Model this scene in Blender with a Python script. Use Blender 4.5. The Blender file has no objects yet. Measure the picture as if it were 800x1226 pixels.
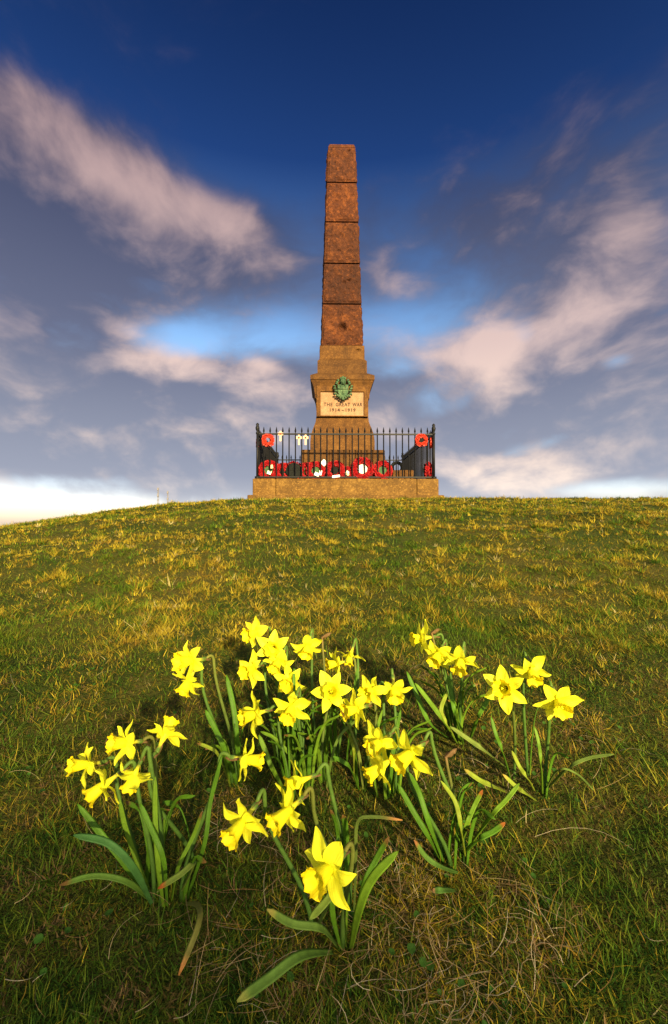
import bpy, math, random
import numpy as np
from mathutils import Vector, Matrix, Quaternion

random.seed(7)
rng = np.random.default_rng(11)
R = math.radians
SC = bpy.context.scene
COL = SC.collection

# ------------------------------------------------------------------ camera
EYE = 0.63
PITCH = R(1.45)
FPX = 513.0                                    # focal length in pixels of an 800 px wide picture
cam_d = bpy.data.cameras.new('camera')
cam = bpy.data.objects.new('camera', cam_d)
COL.objects.link(cam)
cam.location = (0, 0, EYE)
cam.rotation_euler = (R(90) + PITCH, 0, 0)
cam_d.sensor_fit = 'HORIZONTAL'
cam_d.sensor_width = 36.0
cam_d.lens = 36.0 * FPX / 800.0
cam_d.clip_start = 0.02
cam_d.clip_end = 12000
SC.camera = cam
SC.view_settings.view_transform = 'Standard'
SC.view_settings.look = 'None'
SC.view_settings.exposure = 1.55
SC.view_settings.gamma = 1.0

# ------------------------------------------------------------------ sun
SUN_AZ = R(161)                                # from +Y towards +X: behind the viewer, a little to the right
SUN_EL = R(17)
sun_dir = Vector((math.sin(SUN_AZ) * math.cos(SUN_EL), math.cos(SUN_AZ) * math.cos(SUN_EL), math.sin(SUN_EL)))
sd = bpy.data.lights.new('sun', 'SUN')
sd.energy = 5.0
sd.angle = R(1.5)
sd.color = (1.0, 0.78, 0.41)
sun = bpy.data.objects.new('sun', sd)
COL.objects.link(sun)
sun.rotation_euler = sun_dir.to_track_quat('Z', 'Y').to_euler()
sun.location = (4, -10, 6)

# ------------------------------------------------------------------ world: Nishita sky with procedural clouds
W = bpy.data.worlds.new('World')
SC.world = W
W.use_nodes = True
wt = W.node_tree
wt.nodes.clear()


class NT:
    """small helper that writes node chains"""
    def __init__(s, t): s.t = t
    def n(s, typ, **kw):
        o = s.t.nodes.new(typ)
        for k, v in kw.items(): setattr(o, k, v)
        return o
    def put(s, sock, v):
        if hasattr(v, 'is_output') or isinstance(v, bpy.types.NodeSocket): s.t.links.new(v, sock)
        else: sock.default_value = v
    def m(s, op, a, b=0.0, c=None, clamp=False):
        o = s.n('ShaderNodeMath', operation=op, use_clamp=clamp)
        s.put(o.inputs[0], a); s.put(o.inputs[1], b)
        if c is not None: s.put(o.inputs[2], c)
        return o.outputs[0]
    def ramp(s, f, stops, interp='LINEAR'):
        o = s.n('ShaderNodeValToRGB')
        o.color_ramp.interpolation = interp
        e = o.color_ramp.elements
        while len(e) < len(stops): e.new(0.5)
        for i, (p, c) in enumerate(stops):
            e[i].position = p
            e[i].color = (c, c, c, 1) if isinstance(c, (int, float)) else (*c, 1)
        s.put(o.inputs[0], f)
        return o.outputs[0]
    def mix(s, f, a, b, blend='MIX'):
        o = s.n('ShaderNodeMix', data_type='RGBA', blend_type=blend)
        s.put(o.inputs[0], f)
        for k, v in ((6, a), (7, b)):
            if isinstance(v, tuple): v = (*v[:3], 1)
            s.put(o.inputs[k], v)
        return o.outputs[2]
    def noise(s, vec, scale, detail=4.0, rough=0.5, dist=0.0, dims='3D'):
        o = s.n('ShaderNodeTexNoise', noise_dimensions=dims)
        if vec is not None: s.put(o.inputs['Vector'], vec)
        o.inputs['Scale'].default_value = scale
        o.inputs['Detail'].default_value = detail
        o.inputs['Roughness'].default_value = rough
        o.inputs['Distortion'].default_value = dist
        return o.outputs[0]
    def xyz(s, v):
        o = s.n('ShaderNodeSeparateXYZ'); s.put(o.inputs[0], v); return o.outputs
    def comb(s, x, y, z):
        o = s.n('ShaderNodeCombineXYZ')
        for k, v in enumerate((x, y, z)): s.put(o.inputs[k], v)
        return o.outputs[0]
    def smooth(s, v, lo, hi):
        o = s.n('ShaderNodeMapRange', interpolation_type='SMOOTHSTEP')
        s.put(o.inputs[0], v); s.put(o.inputs[1], lo); s.put(o.inputs[2], hi)
        return o.outputs[0]


def sky_angles(px, py):
    """azimuth and elevation (radians) of a direction in the sky"""
    u, v = (px - 400) / FPX, (613 - py) / FPX
    y, z = math.cos(PITCH) - v * math.sin(PITCH), math.sin(PITCH) + v * math.cos(PITCH)
    return math.atan2(u, y), math.atan2(z, math.hypot(u, y))


def build_sky():
    k = NT(wt)
    geo = k.n('ShaderNodeNewGeometry')
    inc = k.n('ShaderNodeVectorMath', operation='SCALE')
    tc = k.n('ShaderNodeTexCoord')
    d = tc.outputs['Generated']
    dx, dy, dz = k.xyz(d)
    wt.nodes.remove(geo); wt.nodes.remove(inc)
    az = k.m('ARCTAN2', dx, dy)
    el = k.m('ARCSINE', dz)
    up = k.m('MAXIMUM', dz, 0.0)
    # cloud noise lives on the dome itself, flattened a little towards the horizon
    up = k.m('MAXIMUM', dz, 0.0)
    dome = k.comb(dx, dy, k.m('MULTIPLY', dz, 1.7))
    warp = k.n('ShaderNodeTexNoise'); k.put(warp.inputs['Vector'], dome); warp.inputs['Scale'].default_value = 1.7; warp.inputs['Detail'].default_value = 3
    wv = k.n('ShaderNodeVectorMath', operation='MULTIPLY_ADD')
    k.put(wv.inputs[0], warp.outputs['Color']); wv.inputs[1].default_value = (.34, .34, .34); k.put(wv.inputs[2], dome)
    dome = wv.outputs[0]
    n_big = k.noise(dome, 1.9, 5, 0.50, 0.0)
    n_bil = k.noise(dome, 4.2, 5, 0.50, 0.1)
    lift = k.n('ShaderNodeVectorMath', operation='ADD'); k.put(lift.inputs[0], dome); lift.inputs[1].default_value = (.020, 0.0, .075)
    n_above = k.noise(lift.outputs[0], 4.2, 5, 0.50, 0.1)
    n_det = k.noise(dome, 9.0, 6, 0.56, 0.1)

    def blobs(lst):
        tot = None
        for (bx, by, rx, ry, rot, w) in lst:
            a0, e0 = sky_angles(bx, by)
            a1, _ = sky_angles(bx + 12, by); _, e1 = sky_angles(bx, by - 12)
            sx, sy = abs(a1 - a0) / 12 * rx, abs(e1 - e0) / 12 * ry
            da = k.m('SUBTRACT', az, a0); de = k.m('SUBTRACT', el, e0)
            c, s_ = math.cos(R(rot)), math.sin(R(rot))
            ka, ke = 1.0 / sx, 1.0 / sy
            da = k.m('MULTIPLY', da, ka * 1.0); de = k.m('MULTIPLY', de, ke)
            if rot:
                r_ = sx / sy
                # rotate in angle space, then scale
                da0 = k.m('DIVIDE', da, ka); de0 = k.m('DIVIDE', de, ke)
                da = k.m('MULTIPLY', k.m('ADD', k.m('MULTIPLY', da0, c), k.m('MULTIPLY', de0, s_)), ka)
                de = k.m('MULTIPLY', k.m('SUBTRACT', k.m('MULTIPLY', de0, c), k.m('MULTIPLY', da0, s_)), ke)
            r2 = k.m('ADD', k.m('MULTIPLY', da, da), k.m('MULTIPLY', de, de))
            g = k.m('MULTIPLY', k.m('EXPONENT', k.m('MULTIPLY', r2, -1.0)), w)
            tot = g if tot is None else k.m('ADD', tot, g)
        return tot

    # where the cloud banks hang and where blue holes open: (x, y, radius x, radius y, tilt, weight)
    dens_b = blobs([
        (20, 200, 150, 90, 0, .30), (140, 245, 160, 84, -12, .36), (290, 262, 50, 30, 0, .16), (60, 330, 150, 110, 0, .30),
        (300, 300, 120, 60, -10, .12), (90, 500, 280, 70, 0, .34), (300, 480, 170, 60, 0, .22),
        (640, 440, 190, 75, 12, .30), (720, 300, 130, 120, 30, .28), (560, 540, 260, 40, 0, .24),
        (800, 480, 120, 80, 0, .22), (500, 330, 130, 90, 25, .10), (640, 200, 130, 90, 35, .07),
        (195, 335, 40, 26, 0, -.16), (215, 405, 60, 28, 0, -.34), (345, 400, 70, 28, 0, -.28),
        (475, 390, 60, 34, 0, -.26), (520, 310, 50, 44, 0, -.16), (560, 250, 110, 70, 20, .08), (330, 330, 90, 70, 0, .06), (400, 180, 70, 60, 0, -.10), (740, 432, 26, 12, 0, -.30), (630, 400, 20, 16, 0, -.18),
        (520, 468, 46, 20, 20, -.18), (50, 608, 190, 24, -3, -.50), (770, 585, 150, 14, 0, -.30),
        (600, 520, 60, 14, 20, -.14), (330, 130, 260, 110, 0, -.20), (500, 60, 400, 70, 0, -.16), (40, 60, 120, 60, 0, -.16),
        (700, 100, 200, 80, 0, -.06), (480, 440, 40, 16, 0, -.16), (540, 490, 70, 16, 18, -.16), (330, 470, 30, 14, 0, -.10), (90, 575, 120, 10, 4, -.12), (640, 535, 80, 14, 14, -.22), (585, 455, 30, 14, 20, -.12), (120, 440, 40, 16, 10, -.10),
    ])
    front = k.smooth(dy, -0.1, 0.25)
    dens_b = k.m('MULTIPLY', dens_b, front)
    nmix = k.m('ADD', k.m('MULTIPLY', n_big, .42), k.m('ADD', k.m('MULTIPLY', n_det, .36), k.m('MULTIPLY', n_bil, .40)))
    lowb = k.ramp(k.m('DIVIDE', el, R(90)), [(0.0, .20), (.025, .26), (.06, .26), (.16, .13), (.3, .05), (.5, -.04), (1.0, -.08)])
    dn = k.m('ADD', k.m('ADD', nmix, dens_b), lowb)
    dens = k.smooth(dn, .46, .90)

    # sunlit sides of the clouds, facing the low sun
    lit_b = blobs([
        (120, 200, 90, 42, -12, .50), (230, 245, 90, 42, -16, .55), (290, 262, 36, 26, 0, .30),
        (40, 190, 60, 40, 0, .22), (190, 425, 60, 26, 8, .62), (290, 455, 60, 22, -12, .42), (318, 437, 26, 10, -10, .6),
        (155, 396, 24, 12, 0, .5), (230, 400, 30, 8, -8, .5),
        (600, 425, 80, 45, 15, .60), (590, 408, 22, 22, 40, .35), (730, 350, 80, 60, 40, .40), (760, 260, 50, 50, 30, .14), (430, 240, 110, 60, 0, -.25), (560, 300, 80, 50, 0, -.15),
        (560, 560, 130, 16, 4, .34), (480, 350, 40, 50, 20, .16), (680, 575, 170, 14, 0, .34),
        (100, 520, 120, 20, 0, .14), (640, 235, 90, 40, 25, .04), (330, 500, 60, 30, 0, .12),
        (60, 470, 160, 50, 0, -.22), (60, 300, 130, 60, 0, -.20), (700, 510, 150, 30, 0, -.14), (330, 560, 160, 20, 0, -.22),
    ])
    lit = k.m('ADD', k.m('MULTIPLY', k.m('SUBTRACT', n_det, .5), 1.2), k.m('ADD', k.m('MULTIPLY', k.m('SUBTRACT', n_bil, n_above), 1.5), lit_b))
    lit = k.smooth(lit, -.12, .92)
    elf = k.m('DIVIDE', el, R(60), clamp=True)
    shade_c = k.ramp(elf, [(0.0, (.50, .51, .55)), (.10, (.27, .295, .375)), (.35, (.115, .132, .21)), (.62, (.042, .052, .11)), (1.0, (.020, .028, .075))])
    lit_c = k.ramp(elf, [(0.0, (1.0, .86, .74)), (.14, (.88, .68, .56)), (.36, (.60, .45, .42)), (.66, (.37, .255, .26)), (1.0, (.10, .09, .15))])
    cloud_c = k.mix(lit, shade_c, lit_c)
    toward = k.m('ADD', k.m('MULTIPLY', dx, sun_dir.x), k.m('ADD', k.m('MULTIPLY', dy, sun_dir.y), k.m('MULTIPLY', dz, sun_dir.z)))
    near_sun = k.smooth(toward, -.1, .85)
    cloud_c = k.mix(near_sun, cloud_c, (2.0, 1.65, 1.25))          # unseen clouds round the low sun, brightened to fill the shade

    sky = k.n('ShaderNodeTexSky', sky_type='NISHITA', sun_disc=False)
    sky.sun_elevation = SUN_EL
    sky.sun_rotation = SUN_AZ
    sky.altitude = 250
    sky.air_density = 1.0
    sky.dust_density = 1.0
    sky.ozone_density = 2.0
    tint = k.ramp(k.m('DIVIDE', k.m('MAXIMUM', el, 0.0), R(60), clamp=True),
                  [(0.0, (1.25, .98, 1.0)), (.06, (1.3, 1.1, 1.2)), (.16, (1.3, 1.3, 1.3)), (.34, (1.12, 1.2, 1.22)), (.50, (.44, .56, .74)), (.68, (.10, .20, .42)), (1.0, (.030, .075, .20))])
    # the deep blue lies opposite and across from the sun; towards the sun the air is pale, raised for fill
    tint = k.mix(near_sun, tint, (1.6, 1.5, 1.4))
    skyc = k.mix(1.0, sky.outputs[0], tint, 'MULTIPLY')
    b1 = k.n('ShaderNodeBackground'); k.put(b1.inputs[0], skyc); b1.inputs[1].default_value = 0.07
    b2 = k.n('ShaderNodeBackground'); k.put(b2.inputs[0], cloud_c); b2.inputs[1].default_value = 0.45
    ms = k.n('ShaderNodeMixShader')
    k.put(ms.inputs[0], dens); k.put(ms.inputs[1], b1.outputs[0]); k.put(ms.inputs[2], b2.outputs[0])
    out = k.n('ShaderNodeOutputWorld')
    k.put(out.inputs[0], ms.outputs[0])


build_sky()
W.cycles.sampling_method = 'MANUAL'
W.cycles.sample_map_resolution = 512

# ------------------------------------------------------------------ helpers
def tag(o, label=None, cat=None, group=None, kind=None):
    if label: o['label'] = label
    if cat: o['category'] = cat
    if group: o['group'] = group
    if kind: o['kind'] = kind
    return o


def link(name, data, parent=None, loc=None):
    o = bpy.data.objects.new(name, data)
    COL.objects.link(o)
    if parent is not None: o.parent = parent
    if loc is not None: o.location = loc
    return o


def empty(name, loc=(0, 0, 0), rz=0.0):
    o = link(name, None, None, loc)
    o.rotation_euler = (0, 0, rz)
    o.empty_display_size = 0.1
    return o


class MB:
    """collects shapes, becomes ONE mesh"""
    def __init__(s): s.v = []; s.f = []; s.mi = []; s.col = []
    def add(s, vs, fs, mi=0, col=None):
        b = len(s.v)
        s.v += [tuple(p) for p in vs]
        s.f += [tuple(b + i for i in f) for f in fs]
        s.mi += [mi] * len(fs)
        s.col += (col if isinstance(col, list) else [col or (1, 1, 1)] * len(vs))
        return s
    def box(s, x0, x1, y0, y1, z0, z1, mi=0):
        vs = [(x, y, z) for z in (z0, z1) for y in (y0, y1) for x in (x0, x1)]
        return s.add(vs, [(0, 2, 3, 1), (4, 5, 7, 6), (0, 1, 5, 4), (1, 3, 7, 5), (3, 2, 6, 7), (2, 0, 4, 6)], mi)
    def chamf(s, x0, x1, y0, y1, z0, z1, c=.01, mi=0):
        """box with chamfered top and vertical edges"""
        pts = []
        for z, i in ((z0, 0), (z1 - c, 0), (z1, c)):
            a0, a1, b0, b1 = x0 + i, x1 - i, y0 + i, y1 - i
            pts += [(a0 + c, b0, z), (a1 - c, b0, z), (a1, b0 + c, z), (a1, b1 - c, z), (a1 - c, b1, z), (a0 + c, b1, z), (a0, b1 - c, z), (a0, b0 + c, z)]
        fs = [tuple(range(7, -1, -1)), tuple(range(16, 24))]
        for r in range(2):
            for i in range(8):
                j = (i + 1) % 8
                fs.append((r * 8 + i, r * 8 + j, r * 8 + 8 + j, r * 8 + 8 + i))
        return s.add(pts, fs, mi)
    def tube(s, path, rad, n=6, mi=0, cap=True, col=None):
        path = [Vector(p) for p in path]
        if not hasattr(rad, '__len__'): rad = [rad] * len(path)
        vs, fs, cs = [], [], []
        ref = None
        for i, p in enumerate(path):
            t = (path[min(i + 1, len(path) - 1)] - path[max(i - 1, 0)]).normalized()
            if ref is None: ref = t.orthogonal().normalized()
            ref = (ref - t * ref.dot(t)).normalized()
            b = t.cross(ref)
            for k in range(n):
                a = 2 * math.pi * k / n
                vs.append(p + (ref * math.cos(a) + b * math.sin(a)) * rad[i])
                if col: cs.append(col[i])
        for i in range(len(path) - 1):
            for k in range(n):
                k2 = (k + 1) % n
                fs.append((i * n + k, i * n + k2, (i + 1) * n + k2, (i + 1) * n + k))
        if cap:
            fs.append(tuple(range(n - 1, -1, -1)))
            fs.append(tuple(range((len(path) - 1) * n, len(path) * n)))
        return s.add(vs, fs, mi, cs if col else None)
    def lathe(s, prof, n=16, mi=0, M=None, fn=None, col=None, cap=False):
        vs, fs, cs = [], [], []
        for i, (r, z) in enumerate(prof):
            for k in range(n):
                a = 2 * math.pi * k / n
                rr, zz = fn(i, a, r, z) if fn else (r, z)
                p = Vector((rr * math.cos(a), rr * math.sin(a), zz))
                vs.append(M @ p if M else p)
                if col: cs.append(col[i])
        for i in range(len(prof) - 1):
            for k in range(n):
                k2 = (k + 1) % n
                fs.append((i * n + k, i * n + k2, (i + 1) * n + k2, (i + 1) * n + k))
        if cap:
            fs.append(tuple(range(n - 1, -1, -1))); fs.append(tuple(range((len(prof) - 1) * n, len(prof) * n)))
        return s.add(vs, fs, mi, cs if col else None)
    def mesh(s, name, mats, smooth=False):
        me = bpy.data.meshes.new(name)
        me.from_pydata(s.v, [], s.f)
        for m in (mats if isinstance(mats, (list, tuple)) else [mats]): me.materials.append(m)
        if any(s.mi): me.polygons.foreach_set('material_index', s.mi)
        if any(c != (1, 1, 1) for c in s.col):
            ca = me.color_attributes.new('tone', 'FLOAT_COLOR', 'POINT')
            ca.data.foreach_set('color', np.array([(*c, 1.0) for c in s.col], dtype=np.float32).ravel())
        if smooth: me.polygons.foreach_set('use_smooth', [True] * len(me.polygons))
        me.update()
        return me
    def build(s, name, mats, parent=None, smooth=False, loc=None):
        return link(name, s.mesh(name, mats, smooth), parent, loc)


def share(o, parent, name=None):
    """copy of one object (mesh data shared) under another parent"""
    c = o.copy()
    COL.objects.link(c)
    c.parent = parent
    return c


# ------------------------------------------------------------------ noise on the ground plane (numpy)
_perm = np.random.default_rng(5).permutation(512)
_perm = np.concatenate([_perm, _perm, _perm])
_gang = np.random.default_rng(6).uniform(0, 2 * np.pi, 512)


def perlin(x, y):
    x = np.asarray(x, float); y = np.asarray(y, float)
    xi = np.floor(x).astype(np.int64); yi = np.floor(y).astype(np.int64)
    xf, yf = x - xi, y - yi
    u = xf * xf * xf * (xf * (xf * 6 - 15) + 10); v = yf * yf * yf * (yf * (yf * 6 - 15) + 10)
    def g(ix, iy, fx, fy):
        a = _gang[_perm[(_perm[ix & 511] + iy) & 511]]
        return np.cos(a) * fx + np.sin(a) * fy
    n00 = g(xi, yi, xf, yf); n10 = g(xi + 1, yi, xf - 1, yf)
    n01 = g(xi, yi + 1, xf, yf - 1); n11 = g(xi + 1, yi + 1, xf - 1, yf - 1)
    return (n00 * (1 - u) + n10 * u) * (1 - v) + (n01 * (1 - u) + n11 * u) * v


def fbm(x, y, wave, octs=3, seed=0):
    t, a = 0.0, 1.0
    for o in range(octs):
        t = t + a * perlin(np.asarray(x) / wave + 17.3 * (o + 1) + seed * 5.7, np.asarray(y) / wave + 9.1 * (o + 1) + seed * 3.3)
        a *= .5; wave *= .5
    return t


def sstep(v, a, b):
    t = np.clip((np.asarray(v, float) - a) / (b - a), 0, 1)
    return t * t * (3 - 2 * t)


# ------------------------------------------------------------------ lie of the land
_PY = np.array([-3000, -600, -150, -60, -30, -15, -5, 0, 1, 2, 4, 6, 8, 8.7, 10, 12, 16, 25, 60, 150, 600, 4000.])
_PZ = np.array([-60, -48, -22, -8.5, -3.9, -1.95, -.56, 0, .108, .235, .565, .855, 1.06, 1.117, 1.165, 1.18, .9, -.6, -8, -24, -48, -60.])
_hk = np.diff(_PY); _dk = np.diff(_PZ) / _hk
_mk = np.zeros(len(_PY)); _mk[0] = _dk[0]; _mk[-1] = _dk[-1]
for _i in range(1, len(_PY) - 1):
    if _dk[_i - 1] * _dk[_i] > 0:
        w1, w2 = 2 * _hk[_i] + _hk[_i - 1], _hk[_i] + 2 * _hk[_i - 1]
        _mk[_i] = (w1 + w2) / (w1 / _dk[_i - 1] + w2 / _dk[_i])


def prof(y):
    y = np.clip(y, _PY[0], _PY[-1] - 1e-6)
    i = np.clip(np.searchsorted(_PY, y, side='right') - 1, 0, len(_hk) - 1)
    h = _hk[i]; t = (y - _PY[i]) / h
    return ((1 + 2 * t) * (1 - t) ** 2 * _PZ[i] + t * (1 - t) ** 2 * h * _mk[i] + t * t * (3 - 2 * t) * _PZ[i + 1] + t * t * (t - 1) * h * _mk[i + 1])


def ground(x, y, bumps=True):
    x = np.asarray(x, float); y = np.asarray(y, float)
    l = np.maximum(0, -x - 0.9)
    drop = np.where(l < 10,   .0205 * l * l, 2.05 + .41 * (l - 10)) * sstep(y, .5, 5)
    r = np.maximum(0, x - 13)
    drop = drop + np.where(r < 10, .012 * r * r, 1.2 + .24 * (r - 10))
    z = prof(y) - drop
    z = np.where(z < -40, -40 + (z + 40) * .02, z)
    if bumps:
        far = 1 - sstep(np.hypot(x, y), 18, 40)
        onpad = 1 - sstep(np.maximum(np.abs(x - .2), np.abs(y - 10.68)), 1.9, 2.7)
        near = sstep(y, .2, 3)
        b = fbm(x, y * 1.5, 1.7, 2, 1) * (.012 + .042 * near) + fbm(x, y * 1.25, .55, 2, 2) * (.014 + .026 * near) + fbm(x, y, .27, 1, 4) * .018 * near + fbm(x, y, .16, 2, 3) * .014
        # a rough tussocky hump beside the skyline on the right
        hump = .075 * np.exp(-((x - 2.95) / .30) ** 2 - ((y - 4.55) / .28) ** 2) + .035 * np.exp(-((x - 3.35) / .10) ** 2 - ((y - 4.4) / .12) ** 2)
        z = z + b * far * (1 - onpad) + hump
        z = z - .0 * onpad
    return z


def gz(x, y): return float(ground(x, y))


def ray(px, py):
    u, v = (px - 400) / FPX, (613 - py) / FPX
    return Vector((u, math.cos(PITCH) - v * math.sin(PITCH), math.sin(PITCH) + v * math.cos(PITCH)))


def atY(px, py, Y):
    """point seen in a direction, at a distance Y ahead"""
    d = ray(px, py); return Vector((0, 0, EYE)) + d * (Y / d.y)


def onG(px, py, h=0.0):
    """point seen in a direction, h above the turf"""
    d = ray(px, py)
    lo, hi = .2, 9.0
    t = lo
    while t < hi:
        p = Vector((0, 0, EYE)) + d * t
        if p.z < gz(p.x, p.y) + h:
            a, b = t - .05, t
            for _ in range(18):
                m = (a + b) / 2; p = Vector((0, 0, EYE)) + d * m
                if p.z < gz(p.x, p.y) + h: b = m
                else: a = m
            return Vector((0, 0, EYE)) + d * a
        t += .05
    return Vector((0, 0, EYE)) + d * hi


# ------------------------------------------------------------------ materials
def new_mat(name):
    m = bpy.data.materials.new(name)
    m.use_nodes = True
    m.node_tree.nodes.clear()
    k = NT(m.node_tree)
    out = k.n('ShaderNodeOutputMaterial')
    return m, k, out


def bsdf(k, col, rough=.6, spec=.4, metal=0.0, normal=None):
    b = k.n('ShaderNodeBsdfPrincipled')
    if isinstance(col, tuple): col = (*col[:3], 1)
    k.put(b.inputs['Base Color'], col)
    k.put(b.inputs['Roughness'], rough)
    b.inputs['Specular IOR Level'].default_value = spec
    b.inputs['Metallic'].default_value = metal
    if normal is not None: k.put(b.inputs['Normal'], normal)
    return b


def bump(k, h, strength=.5, dist=.01):
    b = k.n('ShaderNodeBump')
    b.inputs['Strength'].default_value = strength
    b.inputs['Distance'].default_value = dist
    k.put(b.inputs['Height'], h)
    return b.outputs[0]


def stone_mat(name, c_dark, c_mid, c_light, grain=40, bumpd=.012, speck=.5, stain=.5):
    m, k, out = new_mat(name)
    tc = k.n('ShaderNodeTexCoord').outputs['Object']
    n1 = k.noise(tc, 1.6, 5, .6)
    n2 = k.noise(tc, 9, 5, .65)
    n3 = k.noise(tc, grain, 3, .7)
    mp = k.n('ShaderNodeMapping'); k.put(mp.inputs[0], tc); mp.inputs['Scale'].default_value = (5, 5, .7)
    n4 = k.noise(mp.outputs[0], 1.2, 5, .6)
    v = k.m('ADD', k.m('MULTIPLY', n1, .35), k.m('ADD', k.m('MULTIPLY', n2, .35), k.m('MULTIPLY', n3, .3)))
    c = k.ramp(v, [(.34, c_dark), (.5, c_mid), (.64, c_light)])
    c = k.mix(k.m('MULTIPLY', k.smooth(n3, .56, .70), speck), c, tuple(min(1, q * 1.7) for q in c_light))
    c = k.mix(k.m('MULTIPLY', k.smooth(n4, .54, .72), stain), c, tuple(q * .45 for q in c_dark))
    oi = k.n('ShaderNodeObjectInfo').outputs['Random']               # each block from its own bed of the quarry
    c = k.mix(1.0, c, k.ramp(oi, [(0.0, (.78, .74, .74)), (.5, (1, 1, 1)), (1.0, (1.22, 1.16, 1.05))]), 'MULTIPLY')
    h = k.m('ADD', k.m('MULTIPLY', n2, .7), k.m('MULTIPLY', n3, .5))
    b = bsdf(k, c, .85, .25, 0, bump(k, h, .8, bumpd))
    k.put(out.inputs[0], b.outputs[0])
    return m


def simple(name, col, rough=.6, spec=.4, metal=0.0, var=.25, scale=30, bd=0.0):
    m, k, out = new_mat(name)
    tc = k.n('ShaderNodeTexCoord').outputs['Object']
    n = k.noise(tc, scale, 4, .6)
    c = k.ramp(n, [(.3, tuple(q * (1 - var) for q in col)), (.7, tuple(min(1, q * (1 + var)) for q in col))])
    b = bsdf(k, c, rough, spec, metal, bump(k, n, .6, bd) if bd else None)
    k.put(out.inputs[0], b.outputs[0])
    return m


def leafy(name, col=None, attr=True, trans=.35, rough=.5, spec=.3, var=.15, scale=60, veins=0.0):
    """thin living tissue: own colour (vertex colour where given), light passing through"""
    m, k, out = new_mat(name)
    tc = k.n('ShaderNodeTexCoord').outputs['Object']
    if attr:
        a = k.n('ShaderNodeAttribute'); a.attribute_name = 'tone'
        c = a.outputs['Color']
        if col is not None: c = k.mix(1.0, c, col, 'MULTIPLY')
    else:
        c = k.mix(0.0, col, col)
    n = k.noise(tc, scale, 3, .6)
    c = k.mix(1.0, c, k.ramp(n, [(.3, 1 - var), (.7, 1.0)]), 'MULTIPLY')
    b = bsdf(k, c, rough, spec)
    t = k.n('ShaderNodeBsdfTranslucent'); k.put(t.inputs[0], c)
    ms = k.n('ShaderNodeMixShader'); ms.inputs[0].default_value = trans
    k.put(ms.inputs[1], b.outputs[0]); k.put(ms.inputs[2], t.outputs[0])
    k.put(out.inputs[0], ms.outputs[0])
    return m


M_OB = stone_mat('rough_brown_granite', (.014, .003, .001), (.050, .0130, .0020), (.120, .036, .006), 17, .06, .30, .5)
M_PED = stone_mat('tooled_buff_stone', (.024, .0095, .0016), (.064, .027, .004), (.118, .056, .011), 45, .010, .45, .45)
M_BASE = stone_mat('grainy_plinth_stone', (.038, .020, .004), (.090, .046, .008), (.165, .092, .019), 34, .012, .6, .35)
M_JOINT = simple('dark_joint_mortar', (.045, .030, .022), .95, .1)
M_PANEL = stone_mat('pale_pink_panel_granite', (.13, .075, .038), (.22, .13, .07), (.31, .20, .115), 50, .003, .35, .12)
M_LETTER = simple('brown_letter_lead', (.03, .012, .007), .7, .2)
M_BRONZE = stone_mat('verdigris_bronze', (.008, .022, .011), (.040, .085, .040), (.12, .18, .085), 30, .006, .2, .3)
M_IRON = simple('black_painted_iron', (.006, .006, .0065), .55, .18, 0, .4, 60)
M_RED = leafy('red_poppy_paper', (.34, .005, .008), False, .12, .6, .2, .65, 60)
M_ORANGE = simple('orange_red_ring', (.44, .030, .012), .5, .4, 0, .3, 30)
M_BLACK = simple('black_wreath_card', (.010, .011, .010), .85, .08, 0, .4, 40)
M_GREEN = simple('dark_green_leaf_card', (.03, .07, .025), .7, .2, 0, .4, 30)
M_WHITE = simple('white_card', (.74, .72, .66), .7, .2, 0, .12, 30)
M_WOOD = simple('pale_cross_wood', (.62, .45, .26), .7, .2, 0, .2, 60)
M_MAST = simple('pale_mast_steel', (.15, .14, .14), .5, .4, 0, .1, 1)
def petal_mat():
    m, k, out = new_mat('yellow_petal')
    tc = k.n('ShaderNodeTexCoord').outputs['Object']
    a = k.n('ShaderNodeAttribute'); a.attribute_name = 'tone'
    mp = k.n('ShaderNodeMapping'); k.put(mp.inputs[0], tc); mp.inputs['Scale'].default_value = (40, 620, 40)
    v = k.noise(mp.outputs[0], 1.0, 3, .5)
    n = k.noise(tc, 120, 3, .6)
    c = k.mix(1.0, a.outputs['Color'], k.ramp(v, [(.30, (.86, .82, .6)), (.62, (1, 1, 1))]), 'MULTIPLY')
    c = k.mix(1.0, c, k.ramp(n, [(.3, (.93, .90, .8)), (.6, (1, 1, 1))]), 'MULTIPLY')
    nb = bump(k, k.m('ADD', v, k.m('MULTIPLY', n, .8)), .55, .0012)
    b = bsdf(k, c, .55, .2, 0, nb)
    t = k.n('ShaderNodeBsdfTranslucent'); k.put(t.inputs[0], c)
    ms = k.n('ShaderNodeMixShader'); ms.inputs[0].default_value = .40
    k.put(ms.inputs[1], b.outputs[0]); k.put(ms.inputs[2], t.outputs[0])
    k.put(out.inputs[0], ms.outputs[0])
    return m


M_PETAL = petal_mat()
M_STEM = leafy('daffodil_green', None, True, .25, .5, .12, .3, 70)
M_GRASS = leafy('grass_blades', None, True, .30, .65, .08, .12, 25)
M_SPATHE = leafy('papery_spathe', (.20, .12, .045), False, .35, .7, .2, .45, 220)
M_BARK = simple('hedge_bark', (.05, .035, .022), .9, .1)
M_HEDGE = leafy('hedge_leaf', (.035, .060, .016), False, .2, .5, .3, .4, 3)


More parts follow.
